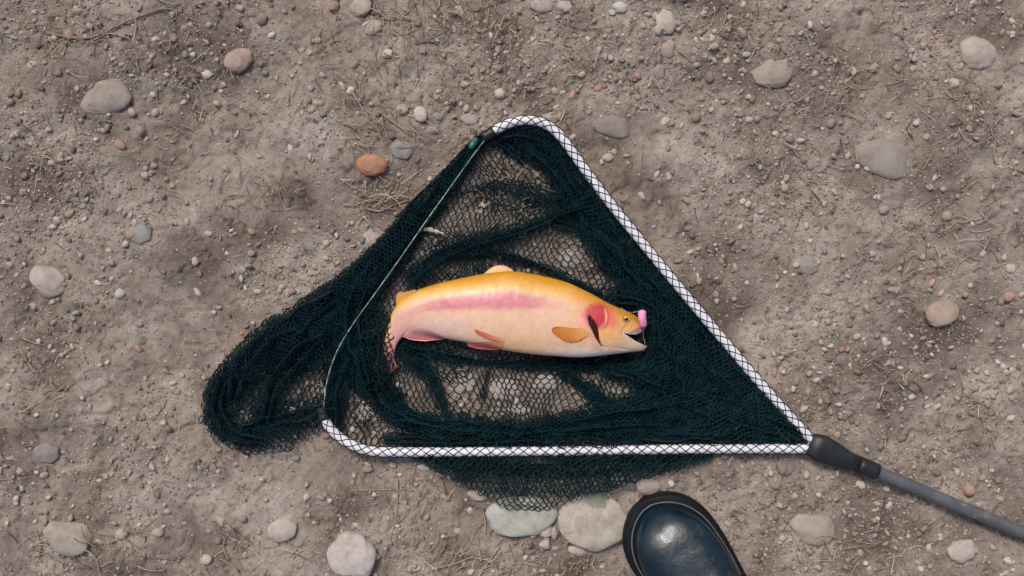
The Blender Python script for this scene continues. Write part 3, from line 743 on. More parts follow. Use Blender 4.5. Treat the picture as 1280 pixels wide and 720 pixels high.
F = np.stack([i, i + NA, j2 + NA, j2], -1).reshape(-1, 4)
Vf = V.reshape(-1, 3); cf = col.reshape(-1, 3)
nV = len(Vf)
snout = V[-1].mean(0) + np.array([0.004, 0, 0]); tail = V[0].mean(0)
Vf = np.vstack([Vf, snout, tail]); cf = np.vstack([cf, cf[-1:], cf[:1]])
b0 = (NST - 1) * NA
caps = []
for q in range(0, NA, 2):
    caps.append([nV, b0 + (q + 2) % NA, b0 + q + 1, b0 + q]); caps.append([nV + 1, q, q + 1, (q + 2) % NA])
F = np.vstack([F, np.array(caps)])
F = F[:, ::-1]

def fish_material():
    m, nt, b = new_mat('trout_skin')
    a = nt.nodes.new('ShaderNodeAttribute'); a.attribute_name = 'col'
    tc = nt.nodes.new('ShaderNodeTexCoord')
    r = ramp(nt, [(0.3, (0.94, 0.94, 0.93)), (0.7, (1.05, 1.05, 1.05))])
    nt.links.new(noise(nt, tc.outputs['Object'], 55, 6), r.inputs[0])
    c = mixc(nt, a.outputs['Color'], r.outputs[0], 1.0, 'MULTIPLY')
    nt.links.new(c, b.inputs['Base Color'])
    b.inputs['Roughness'].default_value = 0.38; b.inputs['Specular IOR Level'].default_value = 0.45
    b.inputs['Subsurface Weight'].default_value = 0.15
    b.inputs['Subsurface Radius'].default_value = (0.005, 0.0025, 0.0015); b.inputs['Subsurface Scale'].default_value = 0.5
    vo = nt.nodes.new('ShaderNodeTexVoronoi'); vo.inputs['Scale'].default_value = 420
    nt.links.new(tc.outputs['Object'], vo.inputs['Vector'])
    ad = nt.nodes.new('ShaderNodeMath'); ad.operation = 'ADD'
    nt.links.new(vo.outputs['Distance'], ad.inputs[0]); nt.links.new(noise(nt, tc.outputs['Object'], 60, 4), ad.inputs[1])
    bump(nt, b, ad.outputs[0], 0.2, 0.0007)
    b.inputs['Coat Weight'].default_value = 0.08; b.inputs['Coat Roughness'].default_value = 0.22
    return m
M_fish = fish_material()
M_mouth = simple('mouth_lining', lin(196, 132, 128), 0.4, 0.5, 120, 0.15)

trout = empty('trout', (*W(640, 400, 0.0)[:2], 0.0))
tag(trout, 'golden rainbow trout with pink stripe and open mouth lying on the dark net', 'fish')
def under(o, root):
    o.parent = root; o.matrix_parent_inverse = Matrix.Translation(-Vector(root.location)); return o
body = mesh_np('body', Vf, F, M_fish, col=cf); body.data.materials.append(M_mouth)
# open mouth: a wedge taken out of the head
wedge = [z4(*q) for q in [(822, 510), (876, 524), (930, 526), (980, 506), (1010, 474), (1120, 430), (1140, 640), (1024, 622), (985, 606), (930, 580), (872, 545)]]
bm = bmesh.new()
lo_ = [bm.verts.new(W(*p, ZF) + Vector((0, 0, -0.06))) for p in wedge]; hi_ = [bm.verts.new(W(*p, ZF) + Vector((0, 0, 0.06))) for p in wedge]
bm.faces.new(lo_); bm.faces.new(hi_)
for q in range(len(wedge)):
    bm.faces.new((lo_[q], lo_[(q + 1) % len(wedge)], hi_[(q + 1) % len(wedge)], hi_[q]))
bmesh.ops.recalc_face_normals(bm, faces=bm.faces)
cutter = bm_obj('cutter', bm, M_mouth, None, False)
mod = body.modifiers.new('mouth', 'BOOLEAN'); mod.operation = 'DIFFERENCE'; mod.object = cutter; mod.solver = 'EXACT'
mod.material_mode = 'TRANSFER'
bpy.context.view_layer.update()
dg = bpy.context.evaluated_depsgraph_get()
newme = bpy.data.meshes.new_from_object(body.evaluated_get(dg))
body.modifiers.clear(); body.data = newme
bpy.data.objects.remove(cutter)
newme.name = 'body'
under(body, trout)
bvh = BVHTree.FromPolygons([v.co for v in newme.vertices], [p.vertices for p in newme.polygons])
def surf(px, py, default=None):
    p = W(px, py, ZF)
    h = bvh.ray_cast(Vector((p.x, p.y, 0.3)), Vector((0, 0, -1)))
    return h[0].z if h[0] else default

M_fin = vcol_material('fin_membrane', 0.45, 0.2, 500, 0.45, sss=0.1, namp=0.10)
def fin(name, base, edge, col_b, col_e, z_base, z_edge, nr=28, nm=12, rim=None, lift=None, ray=0.0007):
    """fan of rays between a base line and an outer edge, with a few tenths of a millimetre of thickness"""
    B = catmull([z2(*p) for p in base], nr); E = catmull([z2(*p) for p in edge], nr)
    s = np.linspace(0, 1, nm)[None, :, None]
    E = E + (B.mean(0) - E) * (0.05 * RNG.random(nr) * np.sin(np.linspace(0, math.pi, nr)))[:, None]
    Pm = B[:, None, :] * (1 - s) + E[:, None, :] * s
    q = np.linspace(0, 1, nr)
    zz = np.zeros((nr, nm))
    for a_ in range(nr):
        for b_ in range(nm):
            k = b_ / (nm - 1)
            zz[a_, b_] = z_base * (1 - k) + z_edge * k
            if lift is not None:
                h = surf(Pm[a_, b_, 0], Pm[a_, b_, 1], None)
                if h is not None: zz[a_, b_] = max(zz[a_, b_], h - 0.0007 * (1 - k) ** 14 + 0.0002 + lift * k)
    if lift is not None:
        for _ in range(6):
            zz[1:-1] = (zz[:-2] + 2 * zz[1:-1] + zz[2:]) / 4; zz[:, 1:-1] = (zz[:, :-2] + 2 * zz[:, 1:-1] + zz[:, 2:]) / 4
    zz += ray * (np.arange(nr) % 2)[:, None] * np.linspace(0.7, 1, nm)[None, :]
    x = (Pm[..., 0] - 640) * S * kz; y = (360 - Pm[..., 1]) * S * kz
    th = 0.0005 * np.sin(np.linspace(0.15, 0.85, nm) * math.pi)[None, :] * np.clip(np.sin(np.linspace(0.05, 0.95, nr) * math.pi) * 2.5, 0, 1)[:, None]
    up_ = np.stack([x, y, zz + th], -1).reshape(-1, 3); dn_ = np.stack([x, y, zz - th], -1).reshape(-1, 3)
    n = nr * nm
    i = (np.arange(nr - 1)[:, None] * nm + np.arange(nm - 1)[None, :]).ravel()
    F = [np.stack([i, i + 1, i + nm + 1, i + nm], 1), np.stack([i + n, i + nm + n, i + nm + 1 + n, i + 1 + n], 1)]
    for line in (np.arange(nm), (nr - 1) * nm + np.arange(nm), np.arange(nr) * nm, np.arange(nr) * nm + nm - 1):
        F.append(np.stack([line[:-1], line[1:], line[1:] + n, line[:-1] + n], 1))
    cb, ce = np.array(col_b), np.array(col_e)
    k = np.linspace(0, 1, nm)[None, :, None] ** 0.8
    c = np.broadcast_to(cb * (1 - k) + ce * k, (nr, nm, 3)) * (1 - 0.22 * (np.arange(nr) % 2)[:, None] * np.linspace(0.2, 1, nm)[None, :])[:, :, None]
    if rim is not None:
        c = c.copy(); c[:, -1] = rim
    c = np.vstack([c.reshape(-1, 3)] * 2)
    o = mesh_np(name, np.vstack([up_, dn_]), np.vstack(F), M_fin, col=c)
    under(o, trout); return o
fin('dorsal_fin', [(642, 352), (590, 354), (520, 364)], [(634, 335), (604, 319), (568, 318), (545, 330), (519, 354)], lin(228, 170, 70), lin(236, 186, 140), 0.030, 0.026, 26, 9)
fin('adipose_fin', [(262, 424), (220, 444), (182, 480)], [(252, 412), (214, 421), (188, 421), (178, 434), (176, 468)], lin(226, 166, 72), lin(222, 170, 96), 0.020, 0.022, 20, 8)
fin('anal_fin', [(378, 600), (320, 566), (268, 556), (218, 582)], [(378, 606), (330, 612), (285, 616), (240, 612), (203, 598)], lin(240, 190, 170), lin(204, 98, 112), 0.024, 0.022, 30, 14, rim=lin(236, 196, 190), lift=0.0008, ray=0.0003)
fin('pelvic_fin', [(606, 606), (608, 612), (606, 618)], [(486, 565), (498, 584), (548, 606)], lin(236, 168, 122), lin(208, 98, 66), 0.0, 0.0, 18, 16, lift=0.0016, ray=0.0003)
fin('pelvic_fin', [(606, 610), (606, 626), (598, 640)], [(454, 622), (466, 636), (506, 645), (572, 650)], lin(234, 156, 122), lin(204, 88, 92), 0.036, 0.034, 24, 16, lift=0.0014, ray=0.0003)
fin('pectoral_fin', [(940, 566), (937, 574), (926, 588)], [(800, 555), (783, 564), (794, 584), (824, 606), (856, 615), (892, 609)], lin(238, 180, 116), lin(212, 122, 22), 0.0, 0.0, 26, 18, lift=0.0018, ray=0.0003)
fin('caudal_fin', [(102, 680), (132, 682), (164, 684)], [(66, 730), (96, 742), (126, 746), (156, 740), (180, 722)], lin(196, 122, 112), lin(150, 90, 84), 0.008, 0.009, 30, 12)

def ball(name, px, py, r_px, zf, mat, parent, root=True, zoff=0.0):
    p = W(px, py, ZF); z = surf(px, py, 0.04)
    bm = bmesh.new(); bmesh.ops.create_uvsphere(bm, u_segments=32, v_segments=20, radius=1.0)
    r = r_px * S
    for v in bm.verts: v.co = Vector((p.x + v.co.x * r, p.y + v.co.y * r, z + zoff + v.co.z * r * zf))
    o = bm_obj(name, bm, mat, None)
    return o
def eye_material():
    m, nt, b = new_mat('eye_iris')
    tc = nt.nodes.new('ShaderNodeTexCoord')
    r = ramp(nt, [(0.3, lin(226, 190, 120)), (0.7, lin(214, 168, 92))])
    nt.links.new(noise(nt, tc.outputs['Object'], 700, 3), r.inputs[0]); nt.links.new(r.outputs[0], b.inputs['Base Color'])
    b.inputs['Roughness'].default_value = 0.2
    return m
ex, ey = z4(851, 411)
eye = ball('eye', ex, ey, 4.0, 0.5, eye_material(), None, zoff=0.0004)
pup = ball('pupil', ex, ey, 2.3, 0.5, simple('pupil_black', (0.004, 0.004, 0.005), 0.12, 0.6, 50, 0.1), None, zoff=0.0)
for v in pup.data.vertices: v.co.z += 0.0021
under(eye, trout); pup.parent = eye

# pink bait on the snout, with a thread of line
bp = catmull([(*W(*z4(976, 344), 0.036)[:2], 0.037), (*W(*z4(974, 395), 0.036)[:2], 0.039), (*W(*z4(984, 440), 0.036)[:2], 0.036), (*W(*z4(990, 462), 0.036)[:2], 0.031)], 30)
u = np.linspace(0, 1, 30)
rr_ = 0.0058 * np.minimum(1, np.sqrt(np.clip(1 - ((u - 0.5) / 0.5) ** 8, 0.02, 1))) * (1 + 0.05 * np.sin(u * 5 + 1) + 0.015 * np.sin(u * 31))
Vb, Fb = tube_np(bp, rr_, 20)
tag(mesh_np('bait', Vb, Fb, M_bait), 'stubby pink soft bait stuck on the snout of the trout', 'bait')
lp = catmull([(*W(*z4(1000, 470), 0.03)[:2], 0.030), (*W(*z4(990, 520), 0.03)[:2], 0.022), (*W(*z4(1000, 570), 0.03)[:2], 0.016), (*W(*z4(1004, 600), 0.03)[:2], 0.022)], 30)
lp2 = catmull([(*W(*z4(960, 352), 0.04)[:2], 0.041), (*W(*z4(910, 362), 0.04)[:2], 0.040), (*W(*z4(872, 360), 0.03)[:2], 0.024), (*W(*z4(820, 330), 0.03)[:2], 0.020)], 30)
V, F = tube_np(np.vstack([lp2[::-1], bp[4:-3:5], lp]), 0.00035, 6)
tag(mesh_np('fishing_line', V, F, M_line), 'thin pale fishing line running from the pink bait past the open jaws', 'line')

# ------------------------------------------------------------------ landing net
net = empty('landing_net', (*W(660, 400)[:2], 0.0))
tag(net, 'triangular landing net with white tube frame and dark green mesh spread on the soil', 'landing net')
def nz_(o): o.parent = net; o.matrix_parent_inverse = Matrix.Translation(-Vector(net.location)); return o
RR = 0.0072; ZR = 0.014
arm = [(614, 166), (626, 159), (641, 153), (658, 150.5), (676, 153), (692, 162), (706, 177), (722, 199), (745, 231), (770, 263), (800, 300), (842, 351), (900, 420), (960, 490), (1020, 556)]
bar = [(404, 520), (412, 534), (424, 546), (438, 555), (452, 561), (470, 564.5), (500, 565), (560, 565), (640, 564.5), (720, 563.5), (842, 561.5), (930, 561), (1018, 561)]
def rimpath(pts, n):
    P = catmull(pts, n)
    x = (P[:, 0] - 640) * S * (H - ZR) / H; y = (360 - P[:, 1]) * S * (H - ZR) / H
    return np.c_[x, y, np.full(n, ZR)]
A3, B3 = rimpath(arm, 260), rimpath(bar, 260)
for P in (A3, B3):
    V, F = tube_np(P, RR, 20)
    nz_(mesh_np('frame_tube', V, F, M_rim))
def lacing(P, r, pitch=0.0160, around=4, th=0.00075):
    """mesh wrapped round the tube: two families of crossing helices"""
    s = np.r_[0, np.cumsum(np.linalg.norm(np.diff(P, axis=0), axis=1))]
    n = int(s[-1] / (pitch / 2)); m = 4
    ss_ = np.linspace(0, s[-1], n * m + 1)
    Q = np.stack([np.interp(ss_, s, P[:, k]) for k in range(3)], 1); Tn = tangents(Q)
    A = np.cross(Tn, (0, 0, 1)); A /= np.linalg.norm(A, axis=1, keepdims=True); Bn = np.cross(A, Tn)
    jit = 0.5 * fbm(ss_ * 30, ss_ * 0, 9, 3)
    out = []
    for sgn in (1, -1):
        for a0 in range(around):
            th_ = 2 * math.pi * (a0 / around) + sgn * (ss_ / pitch) * 2 * math.pi / around + jit + 0.22 * fbm(ss_ * 22 + 9 * a0 + 50 * sgn, ss_ * 0, 19, 2) + 0.15 * sgn
            rr = r + 0.0007
            L = Q + rr * (np.cos(th_)[:, None] * A + np.sin(th_)[:, None] * Bn)
            out.append(strands(L[:-1], L[1:], th))
    return join_np(out)
for P in (A3, B3):
    V, F = lacing(P, RR); nz_(mesh_np('net_lacing', V, F, M_lace, smooth=False))

CORD = [(612, 167), (590, 196), (560, 238), (530, 280), (500, 323), (468, 368), (440, 407), (420, 442), (408, 480), (404, 520)]
P = catmull(CORD, 320)
cz = np.interp(np.linspace(0, 1, 320), [0, 0.1, 0.5, 0.9, 1], [0.014, 0.024, 0.028, 0.024, 0.014])
CP = np.c_[(P[:, 0] - 640) * S * (H - cz) / H, (360 - P[:, 1]) * S * (H - cz) / H, cz]
s = np.linspace(0, 1, 320)
parts = []
Tn = tangents(CP); A = np.cross(Tn, (0, 0, 1)); A /= np.linalg.norm(A, axis=1, keepdims=True); Bn = np.cross(A, Tn)
for ph in (0, 2 * math.pi / 3, 4 * math.pi / 3):
    th_ = s * 2 * math.pi * 55 + ph
    CP2 = np.stack([np.interp(np.linspace(0, 1, 1100), s, (CP)[:, k]) for k in range(3)], 1)
    A2 = np.stack([np.interp(np.linspace(0, 1, 1100), s, A[:, k]) for k in range(3)], 1); B2 = np.stack([np.interp(np.linspace(0, 1, 1100), s, Bn[:, k]) for k in range(3)], 1)
    tt = np.linspace(0, 1, 1100) * 2 * math.pi * 60 + ph
    L = CP2 + 0.00045 * (np.cos(tt)[:, None] * A2 + np.sin(tt)[:, None] * B2)
    parts.append(strands(L[:-1], L[1:], 0.00055))
V, F = join_np(parts); nz_(mesh_np('cord', V, F, M_cord))
# clips where the cord meets the tube ends
def clip(px, py, ang, mat, L=0.022, r=0.0085):
    p = W(px, py, ZR)
    d = Vector((math.cos(R(ang)), math.sin(R(ang)), 0))
    P = np.array([p + d * L * (q - 0.5) for q in np.linspace(0, 1, 9)])
    V, F = tube_np(P, r * np.array([0.7, 0.95, 1, 1, 0.92, 1, 1, 0.95, 0.6]), 14)
    nz_(mesh_np('end_clip', V, F, mat))
clip(611, 168, 30, M_black); clip(404, 518, -75, M_black)
p = W(592, 179, 0.016)
V, F = tube_np(np.array([p + Vector((0.010 * (q - 0.5), 0.016 * (q - 0.5), 0.002 * math.sin(q * 6))) for q in np.linspace(0, 1, 10)]), 0.0052 * np.array([.5, .8, 1, .85, 1, 1, .85, 1, .8, .5]), 10)
nz_(mesh_np('teal_toggle', V, F, M_clip))
# yoke and handle beyond the strip
j = W(1034, 564, ZR)
hd_ = Vector((0.923, -0.385, 0))
sd_ = Vector((0.385, 0.923, 0))
bm = bmesh.new()
prof = [(-0.030, 0.016), (-0.012, 0.021), (0.012, 0.018), (0.034, 0.0125), (0.05, 0.0125)]
rings = []
for (q, hw_) in prof:
    ring = []
    for k in range(12):
        a_ = 2 * math.pi * k / 12
        c_, s_ = math.cos(a_), math.sin(a_)
        cc = math.copysign(abs(c_) ** 0.55, c_); s2 = math.copysign(abs(s_) ** 0.55, s_)
        ring.append(bm.verts.new(j + hd_ * q + sd_ * hw_ * cc + Vector((0, 0, 0.0105 * s2))))
    rings.append(ring)
for r0, r1 in zip(rings[:-1], rings[1:]):
    for k in range(12): bm.faces.new((r0[k], r0[(k + 1) % 12], r1[(k + 1) % 12], r1[k]))
bm.faces.new(rings[0][::-1]); bm.faces.new(rings[-1])
bmesh.ops.recalc_face_normals(bm, faces=bm.faces)
nz_(bm_obj('yoke', bm, M_black))
P = np.array([j + hd_ * (0.045 + q) for q in np.linspace(0, 0.9, 30)])
V, F = tube_np(P, 0.0095, 20); nz_(mesh_np('handle', V, F, M_scuff))
P = np.array([j + hd_ * (0.05 + q) for q in np.linspace(0, 0.03, 6)])
V, F = tube_np(P, 0.0125, 20); nz_(mesh_np('handle_collar', V, F, M_black))

# --- the mesh itself
PXW = lambda px, py, z: np.stack([(px - 640) * S * (H - z) / H, (360 - py) * S * (H - z) / H, z], -1)
TW = 0.00088
def lattice(nu, nv):
    """hexagonal meshes: node ids and thread pairs on an nu x nv brick pattern (in cell units)"""
    jj, ii = np.meshgrid(np.arange(nv), np.arange(nu), indexing='ij')
    off = 0.5 * (jj % 2)
    lo_u, lo_v = ii + off, jj - 0.20
    hi_u, hi_v = ii + off, jj + 0.20
    U_ = np.stack([lo_u, hi_u], -1).ravel(); V_ = np.stack([lo_v, hi_v], -1).ravel()
    idl = lambda j_, i_: (j_ * nu + i_) * 2
    E = [np.stack([idl(jj, ii).ravel(), idl(jj, ii).ravel() + 1], 1)]
    j0, i0 = jj[:-1].ravel(), ii[:-1].ravel()
    par = j0 % 2
    for d in (0, 1):
        i1 = i0 + d - (1 - par)
        ok = (i1 >= 0) & (i1 < nu)
        E.append(np.stack([idl(j0[ok], i0[ok]) + 1, idl(j0[ok] + 1, i1[ok])], 1))
    return U_, V_, np.vstack(E)

FISHPATH = np.c_[(up + lo) / 2, np.linalg.norm(up - lo, axis=1) / 2]
def floor_z(px, py):
    x = (px - 640) * S; y = (360 - py) * S
    return ground_h(x, y)

net_parts = []
def sheet(poly, ang, cell, seed, warp=10, z_add=0.003, bil=0.010, squash=(1, 1), keep=None, r=TW):
    poly = np.array(poly, float)
    cx, cy = poly.mean(0); rad = np.linalg.norm(poly - (cx, cy), axis=1).max() + 30
    nu, nv = int(2 * rad / cell / squash[0]) + 2, int(2 * rad / (cell * 0.86) / squash[1]) + 2
    U_, V_, E = lattice(nu, nv)
    lx = (U_ - nu / 2) * cell * squash[0]; ly = (V_ - nv / 2) * cell * 0.86 * squash[1]
    c_, s_ = math.cos(R(ang)), math.sin(R(ang))
    px = cx + lx * c_ - ly * s_; py = cy + lx * s_ + ly * c_
    wx = warp * 2.2 * fbm(px * 0.013, py * 0.013, seed, 3) + 1.2 * fbm(px * 0.09, py * 0.09, seed + 9, 2)
    wy = warp * 2.2 * fbm(px * 0.013 + 40, py * 0.013, seed + 3, 3) + 1.2 * fbm(px * 0.09 + 40, py * 0.09, seed + 12, 2)
    qx, qy = px + wx, py + wy
    z = floor_z(qx, qy) + z_add + bil * np.maximum(0, fbm(qx * 0.02, qy * 0.02, seed + 20, 3) + 0.2)
    ins = inpoly(qx, qy, poly)
    if keep is not None: ins &= keep(qx, qy)
    P = PXW(qx, qy, z)
    ok = ins[E[:, 0]] & ins[E[:, 1]]
    E = E[ok]
    for _ in range(4):                       # no loose ends at the border of a piece
        deg = np.bincount(E.ravel(), minlength=len(P))
        E = E[(deg[E[:, 0]] > 1) & (deg[E[:, 1]] > 1)]
    vert = (E[:, 1] - E[:, 0] == 1) & (E[:, 0] % 2 == 0)
    net_parts.append(strands(P[E[:, 0]], P[E[:, 1]], np.where(vert, r * 1.35, r)))

BAG = [(612, 160), (596, 168), (585, 178), (560, 205), (530, 235), (500, 265), (475, 295), (450, 318), (425, 340), (384, 368), (332, 398), (288, 436), (256, 480), (246, 524), (270, 556), (312, 570), (362, 566), (404, 540), (424, 549),
       (438, 557), (470, 566), (640, 566), (842, 563), (1022, 563), (960, 490), (900, 420), (842, 351), (800, 300), (770, 263), (745, 231), (706, 177), (692, 162), (676, 153), (658, 150), (641, 153)]
BULGE = [(505, 566), (530, 584), (560, 598), (585, 612), (612, 628), (640, 640), (668, 642), (692, 636), (720, 626), (760, 616), (800, 602), (842, 591), (880, 580), (905, 566)]
sheet(BAG, 6, 7.6, 501, 12, 0.004, 0.014)
sheet(BAG, -18, 7.6, 541, 16, 0.009, 0.020, keep=lambda x, y: fbm(x * 0.016, y * 0.016, 66, 3) > 0.10)
sheet([(440, 400), (478, 372), (492, 402), (494, 440), (500, 470), (470, 486), (440, 470)], 14, 7.2, 581, 5, 0.020, 0.010)
sheet([(440, 420), (474, 400), (484, 430), (496, 455), (480, 484), (446, 476)], -20, 7.2, 585, 5, 0.026, 0.010)
sheet(BULGE, 0, 7.4, 561, 8, 0.016, 0.010)
sheet(BULGE, 24, 7.4, 571, 8, 0.021, 0.012, keep=lambda x, y: y < 620 + 14 * fbm(x * 0.04, y * 0.04, 7, 2))

def fold(spine, width, seed, pleats=3, height=0.020, z0=0.004, cell=7.0, tight=0.5, zprof=None, slack=1.0):
    """a bunched length of netting: the sheet runs to and fro across the spine in pleats that overlap"""
    sp = np.array(spine, float)
    L = np.linalg.norm(np.diff(sp, axis=0), axis=1).sum()
    n = max(8, int(L / 2))
    P = catmull(sp, n); T = tangents(P); Nn = np.stack([-T[:, 1], T[:, 0]], 1)
    wd = np.interp(np.linspace(0, 1, n), np.linspace(0, 1, len(width)), width) if hasattr(width, '__len__') else np.full(n, width)
    wm = wd.mean()
    
    cloth = wm * (1.0 + 1.15 * pleats) * slack             # width of netting gathered into the fold
    nu = max(4, int(L / (cell * 1.05))); nv = max(4, int(cloth / (cell * tight)))
    U_, V_, E = lattice(nu, nv)
    u = np.clip((U_ + 0.3) / nu, 0, 1); v = np.clip((V_ + 0.5) / nv, 0, 1)
    k = u * (n - 1)
    c = np.stack([np.interp(k, np.arange(n), P[:, q]) for q in (0, 1)], 1)
    d = np.stack([np.interp(k, np.arange(n), Nn[:, q]) for q in (0, 1)], 1)
    ww = np.interp(k, np.arange(n), wd)
    ph = 2 * math.pi * pleats * v + 3.0 * fbm(u * L * 0.018, v * 2.0, seed, 3)
    across = (v - 0.5) * 0.86 + 0.20 * np.sin(ph) + 0.22 * fbm(u * L * 0.025, v * 3.1 + 5, seed + 4, 3)
    env = 1 - np.abs(2 * v - 1) ** 3
    z = z0 + height * (0.5 - 0.5 * np.cos(ph + 0.8)) * (0.35 + 0.65 * env) * (0.55 + 0.9 * (fbm(u * L * 0.02, v * 4, seed + 8, 3) + 0.4))
    z = z + 0.003 * fbm(u * L * 0.12, v * 20, seed + 14, 2)
    if zprof is not None: z = z + np.interp(u, np.linspace(0, 1, len(zprof)), zprof)
    q = c + d * (across * ww)[:, None]
    along = 5.0 * fbm(u * L * 0.03, v * 5, seed + 30, 3)
    q = q + np.stack([d[:, 1], -d[:, 0]], 1) * along[:, None]
    zz = np.maximum(floor_z(q[:, 0], q[:, 1]), -0.004) + np.maximum(z, 0.002)
    P3 = PXW(q[:, 0], q[:, 1], zz)
    ins = inpoly(q[:, 0], q[:, 1], BAG) | inpoly(q[:, 0], q[:, 1], BULGE)
    E = E[ins[E[:, 0]] & ins[E[:, 1]]]
    net_parts.append(strands(P3[E[:, 0]], P3[E[:, 1]], TW))

def band(spine, width, seed, layers, height=0.018, cell=6.4):
    """several layers of slack netting lying over one another along a spine, each with its own slant"""
    sp = np.array(spine, float)
    n = 160
    P = catmull(sp, n)
    wd = np.interp(np.linspace(0, 1, n), np.linspace(0, 1, len(width)), width)
    x0, y0 = (P - wd.max()).min(0); x1, y1 = (P + wd.max()).max(0)
    rr = np.random.default_rng(seed)
    for k in range(layers):
        poly = [(x0, y0), (x1, y0), (x1, y1), (x0, y1)]
        def keep(px, py, k=k):
            D = np.full(px.shape, 1e9); Wd = np.zeros(px.shape)
            for q in range(n):
                d = np.hypot(px - P[q, 0], py - P[q, 1]); m = d - wd[q] * 0.5 < D
                D = np.where(m, d - wd[q] * 0.5, D); Wd = np.where(m, wd[q], Wd)
            return (inpoly(px, py, BAG) | inpoly(px, py, BULGE)) & (D < Wd * (0.34 * fbm(px * 0.03, py * 0.03, seed * 7 + k, 3) - 0.03 * k))
        sheet(poly, rr.uniform(-40, 40), cell * rr.uniform(0.85, 1.1), seed * 11 + k, 9, 0.004 + 0.0055 * k, height, (rr.uniform(0.62, 0.9), 1.0) if k % 2 else (1.0, rr.uniform(0.62, 0.9)), keep, TW * 0.92)
def F_(spine, width, seed, pleats, height, tight=0.5, zprof=None):
    fold(spine, [q * 0.62 for q in width], seed, 2, height, tight=0.62, zprof=zprof)
    band(spine, width, seed, max(1, pleats - 1), height * 0.9)
# left side, between the outer edge and the cord
F_([(606, 170), (584, 188), (560, 214), (534, 244), (506, 276), (480, 306), (456, 332), (432, 358), (400, 392), (372, 430)], [22, 34, 46, 54, 60, 66, 70], 11, 4, 0.022, tight=0.42)
F_([(600, 182), (570, 226), (540, 268), (510, 306), (484, 344), (458, 384), (436, 420)], [14, 20, 24, 26, 26], 12, 3, 0.020, tight=0.42)
F_([(470, 330), (446, 366), (440, 400), (448, 440), (462, 480)], [40, 60, 62, 44, 30], 13, 4, 0.022, tight=0.42, zprof=[0, 0.004, 0.014, 0.016, 0.004])
F_([(474, 418), (474, 446), (478, 474), (494, 500)], [16, 22, 26, 24], 14, 3, 0.014, tight=0.4, zprof=[0.006, 0.020, 0.020, 0.004])
F_([(452, 440), (462, 480), (486, 512), (520, 530), (560, 542)], [48, 44, 38, 34, 30], 15, 3, 0.020, tight=0.46)
F_([(440, 420), (426, 460), (418, 500), (420, 530)], [40, 44, 36, 20], 16, 3, 0.020, tight=0.5)
# heap spilling out at left
F_([(420, 372), (380, 396), (340, 420), (304, 456), (290, 500)], [44, 60, 60, 54, 40], 17, 3, 0.026, tight=0.5)
F_([(410, 420), (370, 448), (340, 486), (330, 524)], [50, 56, 56, 40], 18, 3, 0.024, tight=0.55)
F_([(420, 505), (380, 520), (340, 530), (300, 536)], [30, 40, 40, 26], 19, 3, 0.020, tight=0.5)
F_([(278, 470), (270, 508), (290, 540), (330, 550)], [30, 40, 40, 28], 71, 3, 0.024)
band([(574, 244), (600, 234), (628, 232), (656, 240), (692, 254)], [5, 14, 20, 24, 26], 72, 2, 0.012)
# along the right arm
F_([(622, 172), (640, 166), (664, 166), (686, 178), (704, 200)], [16, 24, 30, 34, 34], 21, 3, 0.018, tight=0.44)
F_([(660, 176), (690, 200), (712, 232), (738, 268), (766, 302), (796, 338), (830, 378), (868, 420), (910, 466), (960, 512), (1004, 544)], [40, 44, 50, 54, 60, 66, 80, 84, 76, 56, 20], 22, 4, 0.024, tight=0.42)
F_([(748, 290), (776, 320), (806, 356), (832, 396), (850, 440), (870, 490)], [34, 40, 46, 56, 70, 80], 24, 4, 0.024, tight=0.42)
F_([(604, 184), (616, 176), (634, 184), (652, 196)], [10, 18, 20, 18], 25, 2, 0.014, tight=0.5)
# the fold that crosses from the tail to the right arm
F_([(512, 350), (530, 334), (552, 318), (580, 306), (612, 298), (644, 290), (676, 278), (700, 266), (730, 258)], [30, 34, 34, 28, 22, 20, 20, 18, 16], 31, 3, 0.022, tight=0.44)
F_([(556, 322), (590, 314), (630, 318), (668, 330), (706, 346), (744, 366), (780, 384)], [16, 18, 14, 12, 12, 14, 20], 32, 3, 0.018, tight=0.46)
F_([(690, 276), (720, 286), (744, 306), (760, 330)], [18, 22, 26, 30], 33, 3, 0.018, tight=0.48)
# round the head
F_([(770, 372), (800, 378), (824, 392), (836, 420), (832, 452), (812, 480)], [26, 34, 46, 56, 56, 50], 34, 4, 0.022, tight=0.40)
F_([(812, 400), (818, 420), (816, 440), (800, 456)], [24, 30, 30, 26], 35, 3, 0.010, tight=0.40)
F_([(760, 462), (790, 466), (824, 480), (860, 500), (900, 520)], [24, 36, 52, 60, 56], 36, 4, 0.022, tight=0.42)
# under the belly
F_([(500, 430), (530, 440), (566, 446), (600, 452), (650, 456), (700, 456), (750, 454), (784, 452)], [18, 20, 16, 14, 16, 18, 22, 26], 41, 3, 0.014, tight=0.44)
F_([(508, 444), (530, 462), (544, 486), (556, 510)], [22, 24, 20, 18], 42, 3, 0.016, tight=0.46)
F_([(700, 462), (724, 478), (748, 498), (770, 516)], [14, 20, 30, 36], 43, 3, 0.020, tight=0.44)
F_([(610, 464), (606, 484), (600, 500)], [8, 10, 8], 44, 2, 0.012, tight=0.5)
# along the bottom bar
F_([(500, 520), (540, 528), (590, 532), (640, 536), (700, 530), (760, 522), (820, 516), (880, 524), (960, 544)], [24, 28, 28, 28, 42, 56, 62, 56, 24], 51, 4, 0.022, tight=0.42)
F_([(478, 548), (530, 550), (600, 550), (680, 548), (760, 546), (840, 545), (920, 548), (1000, 554)], [14, 22, 24, 26, 28, 30, 24, 10], 52, 3, 0.018, tight=0.44)
